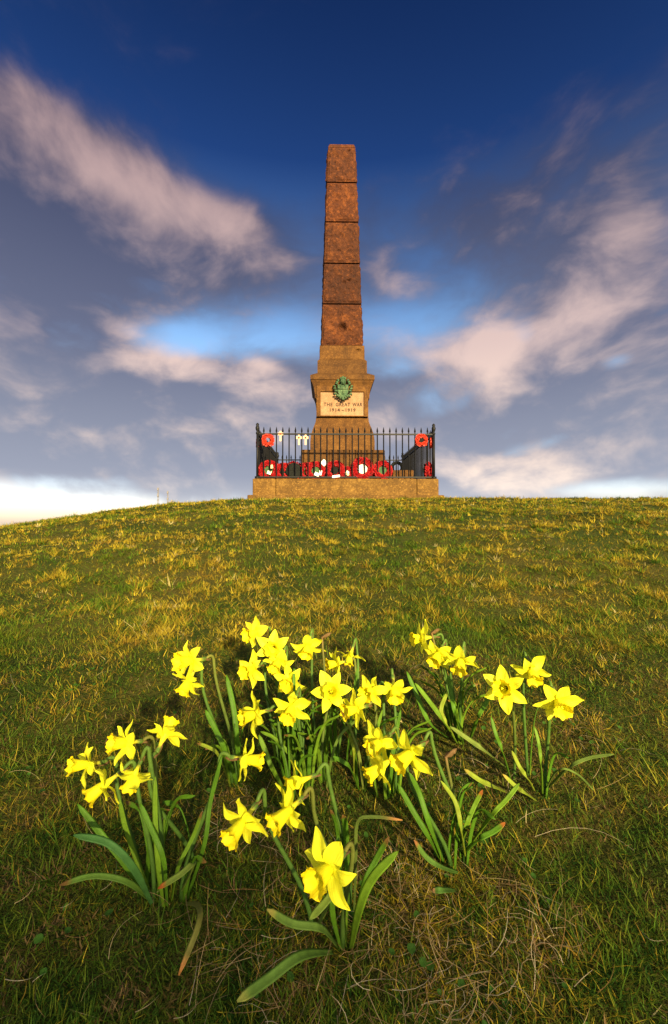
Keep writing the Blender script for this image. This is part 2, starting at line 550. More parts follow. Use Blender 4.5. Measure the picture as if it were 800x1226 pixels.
def ground_mat():
    m, k, out = new_mat('moss_and_thatch')
    tc = k.n('ShaderNodeTexCoord').outputs['Object']
    n1 = k.noise(tc, 1.1, 4, .55)
    n2 = k.noise(tc, 9, 5, .65)
    n3 = k.noise(tc, 70, 4, .7)
    v = k.m('ADD', k.m('MULTIPLY', n1, .45), k.m('ADD', k.m('MULTIPLY', n2, .3), k.m('MULTIPLY', n3, .25)))
    c = k.ramp(v, [(.32, (.016, .030, .006)), (.46, (.034, .048, .009)), (.54, (.058, .058, .012)), (.68, (.09, .070, .018))])
    c = k.mix(k.smooth(n3, .58, .75), c, (.065, .042, .014))
    b = bsdf(k, c, .9, .05, 0, bump(k, k.m('ADD', n3, k.m('MULTIPLY', n2, .6)), 1.0, .02))
    k.put(out.inputs[0], b.outputs[0])
    return m


M_GROUND = ground_mat()


# ------------------------------------------------------------------ ground sheet
def axis_pts(dense, lo, hi, step, g=1.16):
    a = list(np.arange(dense[0], dense[1] + step / 2, step))
    s, v = step, a[-1]
    while v < hi: s = min(s * g, 400); v += s; a.append(v)
    s, v = step, a[0]
    while v > lo: s = min(s * g, 400); v -= s; a.insert(0, v)
    return np.array(a)


def build_ground():
    xs = axis_pts((-2.0, 2.0), -3500, 3500, .035, 1.07)
    ys = axis_pts((.1, 3.0), -3000, 3900, .035, 1.05)
    X, Y = np.meshgrid(xs, ys)
    Z = ground(X, Y)
    nx, ny = len(xs), len(ys)
    co = np.stack([X, Y, Z], -1).reshape(-1, 3)
    idx = np.arange(nx * ny).reshape(ny, nx)
    q = np.stack([idx[:-1, :-1], idx[:-1, 1:], idx[1:, 1:], idx[1:, :-1]], -1).reshape(-1, 4)
    me = bpy.data.meshes.new('ground')
    me.vertices.add(len(co)); me.vertices.foreach_set('co', co.ravel())
    me.loops.add(q.size); me.loops.foreach_set('vertex_index', q.ravel())
    me.polygons.add(len(q)); me.polygons.foreach_set('loop_start', np.arange(len(q)) * 4)
    me.polygons.foreach_set('use_smooth', np.ones(len(q), bool))
    me.update(calc_edges=True)
    me.materials.append(M_GROUND)
    o = link('ground', me)
    tag(o, 'grassy hill slope rising to the memorial', None, None, 'structure')


build_ground()

# ------------------------------------------------------------------ war memorial
def sq_rings(mb, prof_, mi=0, cap=True, y0=0.0):
    """square prism with a profile of (half width, z)"""
    vs, fs = [], []
    for hw, z in prof_:
        vs += [(-hw, -hw, z), (hw, -hw, z), (hw, hw, z), (-hw, hw, z)]
    for i in range(len(prof_) - 1):
        for k in range(4):
            j = (k + 1) % 4
            fs.append((i * 4 + k, i * 4 + j, i * 4 + 4 + j, i * 4 + 4 + k))
    if cap:
        fs.append((3, 2, 1, 0)); b = (len(prof_) - 1) * 4; fs.append((b, b + 1, b + 2, b + 3))
    return mb.add(vs, fs, mi)


def rough_block(mb, z0, z1, h0, h1, amp, seed, n=26, margin=.05, pits=()):
    """rock faced block: four displaced faces inside plain chiselled margins, plus top and bottom"""
    rg = np.random.default_rng(seed)
    for face in range(4):
        vs, fs = [], []
        off = rg.uniform(0, 80)
        for j in range(n + 1):
            t = j / n
            hw = h0 + (h1 - h0) * t
            z = z0 + (z1 - z0) * t
            for i in range(n + 1):
                s_ = i / n
                x = -hw + 2 * hw * s_
                edge = min(s_ * 2 * hw, (1 - s_) * 2 * hw, t * (z1 - z0), (1 - t) * (z1 - z0))
                w = float(sstep(edge, margin * .4, margin * 1.3))
                d = amp * w * (0.75 + 1.25 * float(fbm(x + off, z, .42, 1, seed % 7)) + 1.1 * float(fbm(x + off + 5, z * 1.1, .13, 3, seed % 5)))
                if edge < 1e-6: d = -.006 if amp else 0
                if face == 0:
                    for (cx, cz, r, dep) in pits:
                        q = math.hypot(x - cx, z - cz) / r
                        if q < 1.3: d -= dep * float(1 - sstep(q, .45, 1.2))
                y = -hw - d
                c = [(x, y), (-y, x), (-x, -y), (y, -x)][face]
                vs.append((c[0], c[1], z))
        for j in range(n):
            for i in range(n):
                a = j * (n + 1) + i
                fs.append((a, a + 1, a + n + 2, a + n + 1))
        mb.add(vs, fs)
    mb.add([(-h0, -h0, z0), (h0, -h0, z0), (h0, h0, z0), (-h0, h0, z0)], [(3, 2, 1, 0)])
    mb.add([(-h1, -h1, z1), (h1, -h1, z1), (h1, h1, z1), (-h1, h1, z1)], [(0, 1, 2, 3)])
    return mb


def text_mesh(body, size, spacing=1.0, depth=.004, sx=1.0):
    cu = bpy.data.curves.new('t', 'FONT')
    cu.body = body; cu.size = size; cu.align_x = 'CENTER'; cu.extrude = depth
    cu.space_character = spacing; cu.resolution_u = 2; cu.offset = .002
    o = bpy.data.objects.new('t', cu); COL.objects.link(o)
    dg = bpy.context.evaluated_depsgraph_get()
    me = bpy.data.meshes.new_from_object(o.evaluated_get(dg))
    bpy.data.objects.remove(o); bpy.data.curves.remove(cu)
    me.name = 'inscription'
    me.transform(Matrix.Rotation(R(90), 4, 'X'))
    return me


MEM_Z = 1.10
mem = empty('war_memorial', (0.185, 10.68, MEM_Z), R(1.0))
tag(mem, 'tall brown stone war memorial obelisk on a stepped pedestal at the hilltop', 'war memorial')


def build_memorial():
    # footing and ring of kerb blocks
    b = MB(); b.chamf(-1.975, 2.035, -1.985, 1.985, -.45, .097, .012); b.build('footing', M_BASE, mem)
    zb, zt = .097, .436
    y0, y1 = -1.925, -1.45
    for (xa, xb) in ((-1.88, -1.415), (-1.409, 1.480), (1.486, 1.935)):
        MB().chamf(xa, xb, y0, y1, zb, zt, .014).build('plinth_block', M_BASE, mem)
    for xa, xb in ((-1.88, -1.45), (1.505, 1.935)):
        for ya, yb in ((-1.444, .0), (.006, 1.45)):
            MB().chamf(xa, xb, ya, yb, zb, zt, .014).build('plinth_block', M_BASE, mem)
    for xa, xb in ((-1.88, -.5), (-.494, .9), (.906, 1.935)):
        MB().chamf(xa, xb, 1.456, 1.925, zb, zt, .014).build('plinth_block', M_BASE, mem)
    MB().box(-1.46, 1.51, -1.46, 1.46, zb - .05, zt - .02).build('infill_slab', M_BASE, mem)
    # steps
    b = MB(); b.chamf(-1.53, 1.53, -1.40, 1.40, .41, .68, .015); b.build('step', M_PED, mem)
    for xa, xb in ((-.954, -.318), (-.314, .322), (.326, .954)):
        MB().chamf(xa, xb, -1.0, 1.0, .681, 1.19, .015).build('step', M_PED, mem)
    # pedestal: swelling base, die, cornice
    b = MB(); sq_rings(b, [(.75, 1.191), (.75, 1.42), (.742, 1.52), (.722, 1.63), (.692, 1.73), (.655, 1.83), (.628, 1.92), (.618, 2.02)]); b.build('pedestal_base', M_PED, mem)
    b = MB(); sq_rings(b, [(.612, 2.021), (.612, 2.46), (.640, 2.47), (.644, 2.55), (.655, 2.63), (.672, 2.71), (.696, 2.78), (.724, 2.84), (.732, 2.872)]); b.build('die', M_PED, mem)
    b = MB(); sq_rings(b, [(.742, 2.873), (.752, 2.885), (.752, 2.975), (.742, 2.99), (.61, 3.075)]); b.build('cornice', M_PED, mem)
    f = MB()
    f.box(-.608, -.512, -.700, -.605, 2.024, 2.745); f.box(.512, .608, -.700, -.605, 2.024, 2.745)
    f.box(-.511, .511, -.697, -.605, 2.615, 2.742); f.box(-.511, .511, -.697, -.605, 2.026, 2.046)
    f.build('panel_frame', M_PED, mem)
    p = MB(); p.box(-.5115, .5115, -.658, -.604, 2.047, 2.614)
    po = p.build('inscription_panel', M_PANEL, mem)
    # cut letters, one word a piece: (word, size, height, centre, width)
    for body, size, z, cx, wid in (('THE', .118, 2.275, -.345, .21), ('GREAT', .118, 2.275, .005, .34), ('WAR', .118, 2.275, .345, .23), ('1914', .105, 2.150, -.185, .235), ('-', .105, 2.150, 0, .05), ('1919', .105, 2.150, .185, .235)):
        me = text_mesh(body, size, 1.12)
        xs = [v.co.x for v in me.vertices]
        k = wid / (max(xs) - min(xs)); mid = (max(xs) + min(xs)) / 2
        for v in me.vertices: v.co.x = (v.co.x - mid) * k
        me.materials.clear(); me.materials.append(M_LETTER)
        link('lettering', me, po, (cx + .01, -.661, z))
    # plain courses under the shaft
    b = MB(); sq_rings(b, [(.58, 3.077), (.588, 3.085), (.588, 3.375), (.575, 3.395), (.55, 3.425)]); b.build('lower_course', M_PED, mem)
    b = MB(); rough_block(b, 3.426, 3.775, .538, .534, .006, 3, 14, .02, ((.36, 3.66, .035, .06),)); b.build('upper_course', M_PED, mem)
    # the shaft: five rock faced blocks with recessed joints
    zs = [3.795, 4.819, 5.836, 6.883, 7.896, 8.800]
    def hw(z): return .493 + (z - 3.795) / (8.80 - 3.795) * (.335 - .493)
    pits = {0: ((.0, 4.22, .11, .10),), 4: ((.17, 8.72, .035, .06),), 3: ((-.12, 7.4, .05, .03),), 1: ((.05, 5.35, .05, .04), (.16, 5.4, .04, .04))}
    b = MB(); sq_rings(b, [(hw(3.77) - .15, 3.76), (hw(8.75) - .15, 8.75)]); b.build('joint_core', M_JOINT, mem)
    for i in range(5):
        za, zb_ = zs[i] + (.014 if i else 0), zs[i + 1] - (.016 if i < 4 else 0)
        b = MB(); rough_block(b, za, zb_, hw(za), hw(zb_), .026, 20 + i, 34, .05, pits.get(i, ()))
        if i == 4: sq_rings(b, [(hw(8.80), 8.801), (.300, 8.905), (.02, 9.02)])
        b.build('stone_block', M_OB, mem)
    # bronze coat of arms over the top edge of the panel
    em = MB()
    sh = []
    for t in range(13):
        a = t / 12
        sh.append((.125 * (1 - max(0, (a - .45) / .55) ** 2.2) if a > .45 else .125, .13 - a * .30))
    def shield(scale, y, mi=0):
        pts = [(-x * scale, y, z * scale) for x, z in sh] + [(x * scale, y, z * scale) for x, z in reversed(sh)]
        return pts
    fr = shield(1.0, -.07); bk = shield(1.04, 0)
    n = len(fr)
    em.add(fr + bk, [tuple(range(n))] + [(i, (i + 1) % n, n + (i + 1) % n, n + i) for i in range(n)])
    emb = em.build('coat_of_arms', M_BRONZE, mem, loc=(.012, -.715, 2.62))
    c = MB()                                       # charges on the shield: a raised band and three small sheaves
    c.box(-.118, .118, -.082, -.068, .015, .045)
    for (x, z) in ((-.055, .085), (.055, .085), (0, -.06)):
        c.lathe([(0, -.045), (.016, -.04), (.009, -.01), (.028, .03), (.0, .04)], 8, 0, Matrix.Translation((x, -.074, z)))
    c.build('shield_relief', M_BRONZE, emb, True)
    c = MB()
    c.lathe([(.0, .12), (.045, .125), (.065, .16), (.070, .21), (.055, .25), (.0, .272)], 12, 0, Matrix.Translation((0, -.045, 0)))
    c.box(-.05, .05, -.118, -.09, .175, .195); c.box(-.012, .012, -.122, -.09, .13, .24)
    c.build('helmet', M_BRONZE, emb, True)
    c = MB()
    c.lathe([(0, .262), (.055, .268), (.06, .285), (0, .292)], 10, 0, Matrix.Translation((0, -.045, 0)))
    c.lathe([(0, .285), (.03, .29), (.035, .31), (.015, .335), (.0, .34)], 8, 0, Matrix.Translation((0, -.05, 0)))
    c.build('crest', M_BRONZE, emb, True)
    c = MB()                                       # scrolling leaves all round
    for sx in (-1, 1):
        for i in range(13):
            a = R(-100 + i * 14.5)
            rx, rz = .185 + .02 * math.sin(i * 2.1), .225 + .018 * math.cos(i * 1.7)
            cx, cz = sx * rx * math.cos(a), .045 + rz * math.sin(a)
            path = []
            for t in range(7):
                u = t / 6
                ang = a + (u - .2) * 1.9
                rr = .055 * (1 - .55 * u)
                path.append((cx + sx * rr * math.cos(ang + 1.2), -.018 - .055 * math.sin(u * 3.0), cz + rr * math.sin(ang + 1.2)))
            c.tube(path, [.010, .022, .027, .025, .020, .014, .006], 6)
    c.build('mantling', M_BRONZE, emb, True)


build_memorial()


# ------------------------------------------------------------------ iron railing round the plinth
RAIL_Z = MEM_Z + .437
rail = empty('iron_railing', (0.215, 10.68, RAIL_Z), R(1.0))
tag(rail, 'black iron railing with spear tops and urn corner posts round the memorial', 'railing')
HW = 1.83


def build_railing():
    bar = MB()
    def sect(r, z): return [(-r, 0, z), (0, -r, z), (r, 0, z), (0, r, z)]
    prof_ = [(.013, .03), (.013, .945), (.013, .955), (.0085, .965), (.020, .99), (.014, 1.03), (.0015, 1.085)]
    vs, fs = [], []
    for r, z in prof_: vs += sect(r, z)
    for i in range(len(prof_) - 1):
        for k in range(4):
            j = (k + 1) % 4; fs.append((i * 4 + k, i * 4 + j, i * 4 + 4 + j, i * 4 + 4 + k))
    bar.add(vs, fs)
    first = None
    n = 28
    for side in range(4):
        for i in range(1, n):
            t = -HW + 2 * HW * i / n
            loc = [(t, -HW, 0), (HW, t, 0), (-t, HW, 0), (-HW, -t, 0)][side]
            if first is None: first = bar.build('bar', M_IRON, rail); o = first
            else: o = share(first, rail)
            o.location = loc
    for z0, z1, d in ((.918, .946, .019), (.026, .052, .021)):
        for side in range(4):
            m = MB(); m.box(-HW + .03, HW - .03, -d, d, z0, z1)
            o = m.build('rail', M_IRON, rail)
            o.rotation_euler = (0, 0, R(90) * side)
            o.location = [(0, -HW, 0), (HW, 0, 0), (0, HW, 0), (-HW, 0, 0)][side]
    post = MB()
    post.box(-.045, .045, -.045, .045, 0, .05)
    post.box(-.021, .021, -.021, .021, .05, .93)
    post.lathe([(.03, .93), (.036, .945), (.036, .96), (.020, .975), (.024, .99), (.040, 1.03), (.043, 1.06), (.034, 1.09), (.024, 1.105), (.034, 1.12), (.026, 1.145), (.0, 1.165)], 12)
    first = None
    for x, y in ((-HW, -HW), (HW, -HW), (HW, HW), (-HW, HW)):
        if first is None: first = post.build('corner_post', M_IRON, rail, True); o = first
        else: o = share(first, rail)
        o.location = (x, y, 0)
    # back stays that brace the corner posts
build_railing()


# ------------------------------------------------------------------ poppy wreaths
def poppies_mesh(Rm, rt, n, seed, size=.032, squarish=0.0, mat=None):
    rg = random.Random(seed)
    mb = MB()
    for i in range(n):
        a = rg.uniform(0, 2 * math.pi); b = rg.uniform(-.35, 1.0) * math.pi * .5 + rg.choice((0, 0.6))
        sq = 1.0
        if squarish:
            sq = 1.0 + squarish * (1 / max(abs(math.cos(a)), abs(math.sin(a))) - 1)
        er = Vector((math.cos(a), 0, math.sin(a)))
        nrm = (er * math.cos(b) * rg.choice((1, 1, -.8)) + Vector((0, -1, 0)) * abs(math.sin(b) + .25)).normalized()
        c = er * Rm * sq + nrm * rt * rg.uniform(.85, 1.1)
        t = nrm.orthogonal().normalized(); u = nrm.cross(t)
        s_ = size * rg.uniform(.8, 1.2)
        vs = [c - nrm * .006]
        for k in range(8):
            an = 2 * math.pi * k / 8 + rg.uniform(-.1, .1)
            rr = s_ * (1.0 if k % 2 else .72)
            vs.append(c + (t * math.cos(an) + u * math.sin(an)) * rr + nrm * (.006 + rg.uniform(-.004, .008)))
        mb.add(vs, [(0, 1 + k, 1 + (k + 1) % 8) for k in range(8)])
        # dark button
        mb.add([c + nrm * .006 + t * .007, c + nrm * .006 + u * .007, c + nrm * .006 - t * .007, c + nrm * .006 - u * .007], [(0, 1, 2, 3)], 1)
    return mb.mesh('poppies', [mat or M_RED, M_BLACK])


POP = [poppies_mesh(.135, .048, 190, 40 + i, .037) for i in range(3)]
POP_S = poppies_mesh(.085, .035, 110, 50, .027, .55, M_ORANGE)
def torus(Rm, rt, n=24, m=8, sq=0.0):
    mb = MB(); vs, fs = [], []
    for i in range(n):
        a = 2 * math.pi * i / n
        q = 1.0 + sq * (1 / max(abs(math.cos(a)), abs(math.sin(a))) - 1)
        for j in range(m):
            b = 2 * math.pi * j / m
            r = Rm * q + rt * math.cos(b)
            vs.append((r * math.cos(a), rt * .6 * math.sin(b), r * math.sin(a)))
    for i in range(n):
        for j in range(m):
            fs.append((i * m + j, ((i + 1) % n) * m + j, ((i + 1) % n) * m + (j + 1) % m, i * m + (j + 1) % m))
    return mb.add(vs, fs)
def disc(r, y, th=.006, n=24, cx=0, cz=0):
    mb = MB(); vs = []
    for yy in (y - th / 2, y + th / 2):
        vs += [(cx + r * math.cos(2 * math.pi * k / n), yy, cz + r * math.sin(2 * math.pi * k / n)) for k in range(n)]
    return mb.add(vs, [tuple(range(n)), tuple(range(2 * n - 1, n - 1, -1))] + [((k + 1) % n, k, n + k, n + (k + 1) % n) for k in range(n)])
RING_ME = torus(.135, .045).mesh('backing_ring', M_GREEN, True)
RING_OR = torus(.085, .036, 24, 8, .55).mesh('backing_ring', M_ORANGE, True)
RING_BK = torus(.135, .045).mesh('backing_ring', M_BLACK, True)
RED_OR = torus(.135, .05).mesh('backing_ring', M_RED, True)


def wreath(label, loc, rot=(0, 0, 0), scale=1.0, pop=0, centre=None, card=None, small=False, group='poppy wreaths along the railing', sy=1.0, ring=None):
    w = empty('poppy_wreath', loc)
    w.rotation_euler = rot
    scale *= 1.0 if small else 1.10
    w.scale = (scale, scale * sy, scale)
    tag(w, label, 'wreath', group)
    link('backing_ring', ring or (RING_OR if small else RED_OR), w)
    p = link('poppies', POP_S if small else POP[pop % 3], w); p['kind'] = 'stuff'
    p.rotation_euler = (0, 0 if small else pop * 1.1, 0)
    if centre: disc(.078 if not small else .05, -.012).build('centre_card', centre, w)
    for (cx, cz, cw, ch, rz, m) in (card or []):
        mb = MB(); mb.box(-cw / 2, cw / 2, -.004, .004, -ch / 2, ch / 2)
        c = mb.build('note_card', m, w); c.location = (cx, -.085, cz); c.rotation_euler = (R(-8), rz, 0)
    return w


PY_ = 8.93
PT = RAIL_Z
def on_plinth(px, r, Y=PY_):
    """a wreath of outer radius r standing on the plinth"""
    p = atY(px, 560, Y); return (p.x, Y, PT + r)


wreath('poppy wreath with a cream and green centre card beside the left corner post', on_plinth(322, .185), (R(-8), 0, 0), 1.05, 0, M_GREEN,
       [(.02, -.06, .07, .06, .3, M_WHITE), (.06, .05, .05, .07, -.2, M_WOOD)])
wreath('small poppy wreath squeezed behind the left edge of the black disc', on_plinth(340, .16, 8.99), (R(-10), 0, R(6)), .95, 1, M_BLACK)
wreath('poppy wreath half hidden behind the right edge of the black disc', on_plinth(367, .17, 9.0), (R(-8), 0, R(-5)), .95, 2, M_GREEN)
wreath('poppy wreath with a white note leaning in it right of the black disc', on_plinth(378, .175), (R(-10), 0, R(4)), .98, 1, M_GREEN,
       [(.02, -.09, .09, .07, .4, M_WHITE), (.09, -.06, .05, .10, .2, M_WHITE)])
wreath('poppy wreath with a dark middle and a cream card along its foot', on_plinth(401, .18), (R(-9), 0, R(-4)), 1.02, 2, M_BLACK,
       [(.03, -.13, .14, .045, -.12, M_WHITE)])
wreath('small poppy wreath with a pale bluish centre below the middle of the railing', on_plinth(415, .13, 8.94), (R(-14), 0, R(-8)), .72, 0, M_WHITE,
       [(.04, -.06, .08, .06, .6, M_WOOD)])
wreath('large poppy wreath with a round white centre right of the middle', on_plinth(434, .215), (R(-8), 0, 0), 1.18, 1, M_WHITE)
wreath('poppy wreath with a dark green centre next to the white centred one', on_plinth(458, .185), (R(-9), 0, R(5)), 1.0, 2, M_GREEN)
# black disc: a wreath turned with its back to the path
p = on_plinth(352, .185)
bw = empty('turned_wreath', p); bw.rotation_euler = (R(-7), 0, 0)
tag(bw, 'round black back of a wreath turned away, thin red rim, leaning inside the railing', 'wreath', 'poppy wreaths along the railing')
disc(.165, -.01, .012, 28).build('back_plate', M_BLACK, bw)
m = MB()
for k in range(3): m.tube([(.165 * math.cos(a), -.018, .165 * math.sin(a)) for a in (R(60 * k), R(60 * k + 180))], .004, 4)
m.build('wire_brace', M_BLACK, bw)
o = link('poppies', POP[0], bw); o['kind'] = 'stuff'; o.scale = (1.08, .8, 1.08); o.location = (0, .03, 0); o.rotation_euler = (0, 0, R(180))
# loose white card among the wreaths
p = atY(388, 554, 8.90)
cd = MB(); cd.box(-.055, .055, -.003, .003, -.055, .055)
o = cd.build('remembrance_card', M_WHITE, None, loc=p); o.rotation_euler = (R(-6), R(45), 0)
tag(o, 'square white card stuck diamond-wise among the poppy wreaths', 'card')
# two rings hung high at the ends of the front railing
p = atY(321, 527, 8.81)
wreath('squarish orange red wreath with an open hole hung high on the railing, left end', p, (0, 0, R(3)), 1.0, 0, None, small=True, group='small wreaths hung on the railing')
p = atY(504.5, 527, 8.81)
wreath('squarish orange red wreath with a dark centre hung high on the railing, right end', p, (0, 0, R(-2)), 1.0, 0, M_BLACK, small=True, group='small wreaths hung on the railing')
p = atY(308, 531, 9.02)
wreath('thin red wreath seen edge-on hung on the left side railing', (p.x + .02, 9.02, p.z), (0, 0, R(-84)), .85, 0, None, small=True, group='small wreaths hung on the railing')
p = atY(515.5, 530, 9.02)
wreath('thin red wreath seen edge-on hung high on the right side railing', (p.x, 9.02, p.z), (0, 0, R(84)), .9, 0, None, small=True, group='small wreaths hung on the railing')
p = atY(510, 561, 9.05)
bw = empty('turned_wreath', (p.x, 9.05, PT + .19)); bw.rotation_euler = (0, 0, R(64))
tag(bw, 'dark oval back of a wreath leaning on the right side railing, red edge showing', 'wreath', 'poppy wreaths along the railing')
disc(.155, .01, .02, 28).build('back_plate', M_BLACK, bw).rotation_euler = (0, 0, 0)
o = link('poppies', POP[1], bw); o['kind'] = 'stuff'; o.location = (0, -.05, 0)
# a dark ring on the far railing
p = atY(475.5, 560, 12.44)
bw = empty('dark_wreath', p); bw.rotation_euler = (0, 0, R(3))
tag(bw, 'small dark ring wreath hung on the far railing beside the step', 'wreath', 'small wreaths hung on the railing')
link('ring', RING_BK, bw).scale = (1.1, 1, 1.1)

# three small wooden crosses with a poppy each
for px, py, lab in ((336, 521, 'small wooden remembrance cross with poppy, alone on the railing nearest the left wreath'),
                    (358, 525.5, 'small wooden remembrance cross with poppy, left one of the close pair'),
                    (366, 525.5, 'small wooden remembrance cross with poppy, right one of the close pair')):
    p = atY(px, py, 8.815)
    c = empty('remembrance_cross', p)
    tag(c, lab, 'cross', 'wooden crosses tied to the railing')
    m = MB(); m.box(-.016, .016, -.006, .006, -.125, .085); m.box(-.055, -.0165, -.005, .005, .0, .05); m.box(.0165, .055, -.005, .005, .0, .05)
    m.build('wood_cross', M_WOOD, c)
    m = MB()
    vs = [(0, -.012, .025)] + [((.024 if k % 2 else .017) * math.cos(k * math.pi / 4), -.016, .025 + (.024 if k % 2 else .017) * math.sin(k * math.pi / 4)) for k in range(8)]
    m.add(vs, [(0, 1 + k, 1 + (k + 1) % 8) for k in range(8)])
    m.build('poppy', M_RED, c)


# ------------------------------------------------------------------ two masts far beyond the hill
def mast(px, top_py, Y, label, drums):
    top = atY(px, top_py, Y)
    zb = gz(top.x, Y)
    e = empty('radio_mast', (top.x, Y, zb))
    tag(e, label, 'radio mast', 'masts beyond the hill')
    H = top.z - zb
    m = MB()
    w0, w1 = .8, .3
    for sx, sy in ((-1, -1), (1, -1), (1, 1), (-1, 1)):
        m.tube([(sx * w0, sy * w0, -1), (sx * w1, sy * w1, H)], .06, 4)
    m.build('mast_leg_frame', M_MAST, e)
    b = MB()
    n = 14
    for i in range(n):
        z = H * i / n; z2 = H * (i + 1) / n
        wa, wb = w0 + (w1 - w0) * i / n, w0 + (w1 - w0) * (i + 1) / n
        for sy in (-1, 1):
            b.tube([(-wa, sy * wa, z), (wb, sy * wb, z2)], .05, 4); b.tube([(wa, sy * wa, z), (-wb, sy * wb, z2)], .05, 4)
    b.build('cross_bracing', M_MAST, e)
    for z in drums:
        d = MB(); d.lathe([(.0, -.9), (.4, -.6), (.4, .6), (0, .9)], 12, 0, Matrix.Translation((0, -.6, H - z)))
        d.build('aerial_drum', M_MAST, e)


mast(189.5, 583.5, 260, 'taller pale radio mast rising beyond the hill edge, left of the other', (1.2, 5.0))
mast(201, 587.5, 285, 'shorter fainter pale radio mast beyond the hill edge, right of the other', (1.4, 5.5))


# ------------------------------------------------------------------ tall unseen hedge behind the viewer, shaped so its shade covers the foreground
def build_hedge():
    h = empty('hedge', (6, -14, gz(6, -14)))
    tag(h, 'tall dark unseen hedge behind the viewpoint, shaped so its shade falls on the foreground turf', 'hedge')
    rg = np.random.default_rng(3)
    base = Vector(h.location)
    st = MB()
    for i in range(34):
        x = -14 + i * 1.05 + rg.uniform(-.3, .3)
        zz = gz(6 + x, -14) - base.z
        top = 3.3
        st.tube([(x, 0, zz - .2), (x + rg.uniform(-.1, .1), rg.uniform(-.2, .2), zz + 1.5), (x + rg.uniform(-.4, .4), rg.uniform(-.4, .4), zz + top)], [.11, .08, .03], 6)
    st.build('stems', M_BARK, h)
    N = 26000
    x = rg.uniform(-15, 21, N)
    xw = x + 6
    top = HEDGE_TOP(xw) - base.z
    zb = ground(xw, np.full(N, -14.0)) - base.z
    z = zb + (top - zb) * np.sqrt(rg.uniform(.0, 1, N))
    y = rg.normal(0, .45, N)
    c = np.stack([x, y, z], -1)
    d1 = rg.normal(size=(N, 3)); d1 /= np.linalg.norm(d1, axis=1)[:, None]
    d2 = np.cross(d1, rg.normal(size=(N, 3))); d2 /= np.linalg.norm(d2, axis=1)[:, None]
    s_ = rg.uniform(.09, .16, N)[:, None]
    v = np.stack([c - d1 * s_, c + d2 * s_ * .6, c + d1 * s_, c - d2 * s_ * .6], 1).reshape(-1, 3)
    me = bpy.data.meshes.new('foliage')
    me.vertices.add(4 * N); me.vertices.foreach_set('co', v.ravel())
    me.loops.add(4 * N); me.loops.foreach_set('vertex_index', np.arange(4 * N))
    me.polygons.add(N); me.polygons.foreach_set('loop_start', np.arange(N) * 4)
    me.update(calc_edges=True)
    me.materials.append(M_HEDGE)
    o = link('foliage', me, h); o['kind'] = 'stuff'


def HEDGE_TOP(xw):
    xs = xw - (14.7 * math.tan(math.pi - SUN_AZ))          # where along the turf this bit of hedge throws its shade
    edge = SHADE_EDGE(xs)                                   # how far up the slope the shade reaches there
    zg = prof(edge)
    return zg + (edge + 14) / math.cos(math.pi - SUN_AZ) * math.tan(SUN_EL) + .10 * perlin(xw / .9, xw * 0 + 2.2) + .05 * perlin(xw / .3, xw * 0 + 7.7)


def SHADE_EDGE(x): return np.interp(x, [-3, -.6, 0, .5, 3], [1.0, .92, .66, .60, .72])


build_hedge()

# ------------------------------------------------------------------ daffodils
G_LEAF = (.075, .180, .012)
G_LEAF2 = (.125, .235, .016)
G_LIT = (.22, .29, .025)  # leaf green with the sunlight put into its colour
BROWN = (.15, .085, .022)
YEL = (.90, .90, .025)
YEL2 = (.92, .94, .045)
ORG = (.92, .76, .010)


def petal_mesh(seed):
    rg = random.Random(seed)
    L, Wd = .0345 * rg.uniform(.95, 1.05), .0205 * rg.uniform(.9, 1.1)
    refl, tw, cup = rg.uniform(-.004, .005), rg.uniform(-.35, .35), rg.uniform(.06, .24)
    side = rg.uniform(-.004, .004)
    vs, fs, cs = [], [], []
    nl, nw = 9, 4
    for i in range(nl + 1):
        t = i / nl
        w = Wd * .5 * (math.sin(math.pi * min(1, t * .93 + .10)) ** .72) * (1 - .22 * t) + .0004
        if i == nl: w = .0004
        z = refl * math.sin(t * 2.2) + .003 * math.sin(t * 5 + seed)
        for j in range(-nw, nw + 1):
            s_ = j / nw
            x = .004 + L * t
            y = w * s_ + side * t * t
            zz = z + cup * w * (abs(s_) ** 1.6) - .0009 * (1 - abs(s_)) * (1 if abs(s_) < .3 else 0) + tw * .35 * w * s_ * t + .0006 * math.sin(9 * t + 4 * s_ + seed)
            vs.append((x, y, zz))
            q = .25 + .75 * t
            cs.append(tuple(YEL[k] * (1 - q) + YEL2[k] * q for k in range(3)))
    m = 2 * nw + 1
    for i in range(nl):
        for j in range(m - 1):
            fs.append((i * m + j, (i + 1) * m + j, (i + 1) * m + j + 1, i * m + j + 1))
    mb = MB(); mb.add(vs, fs, 0, cs)
    return mb.mesh('petal', M_PETAL, True)


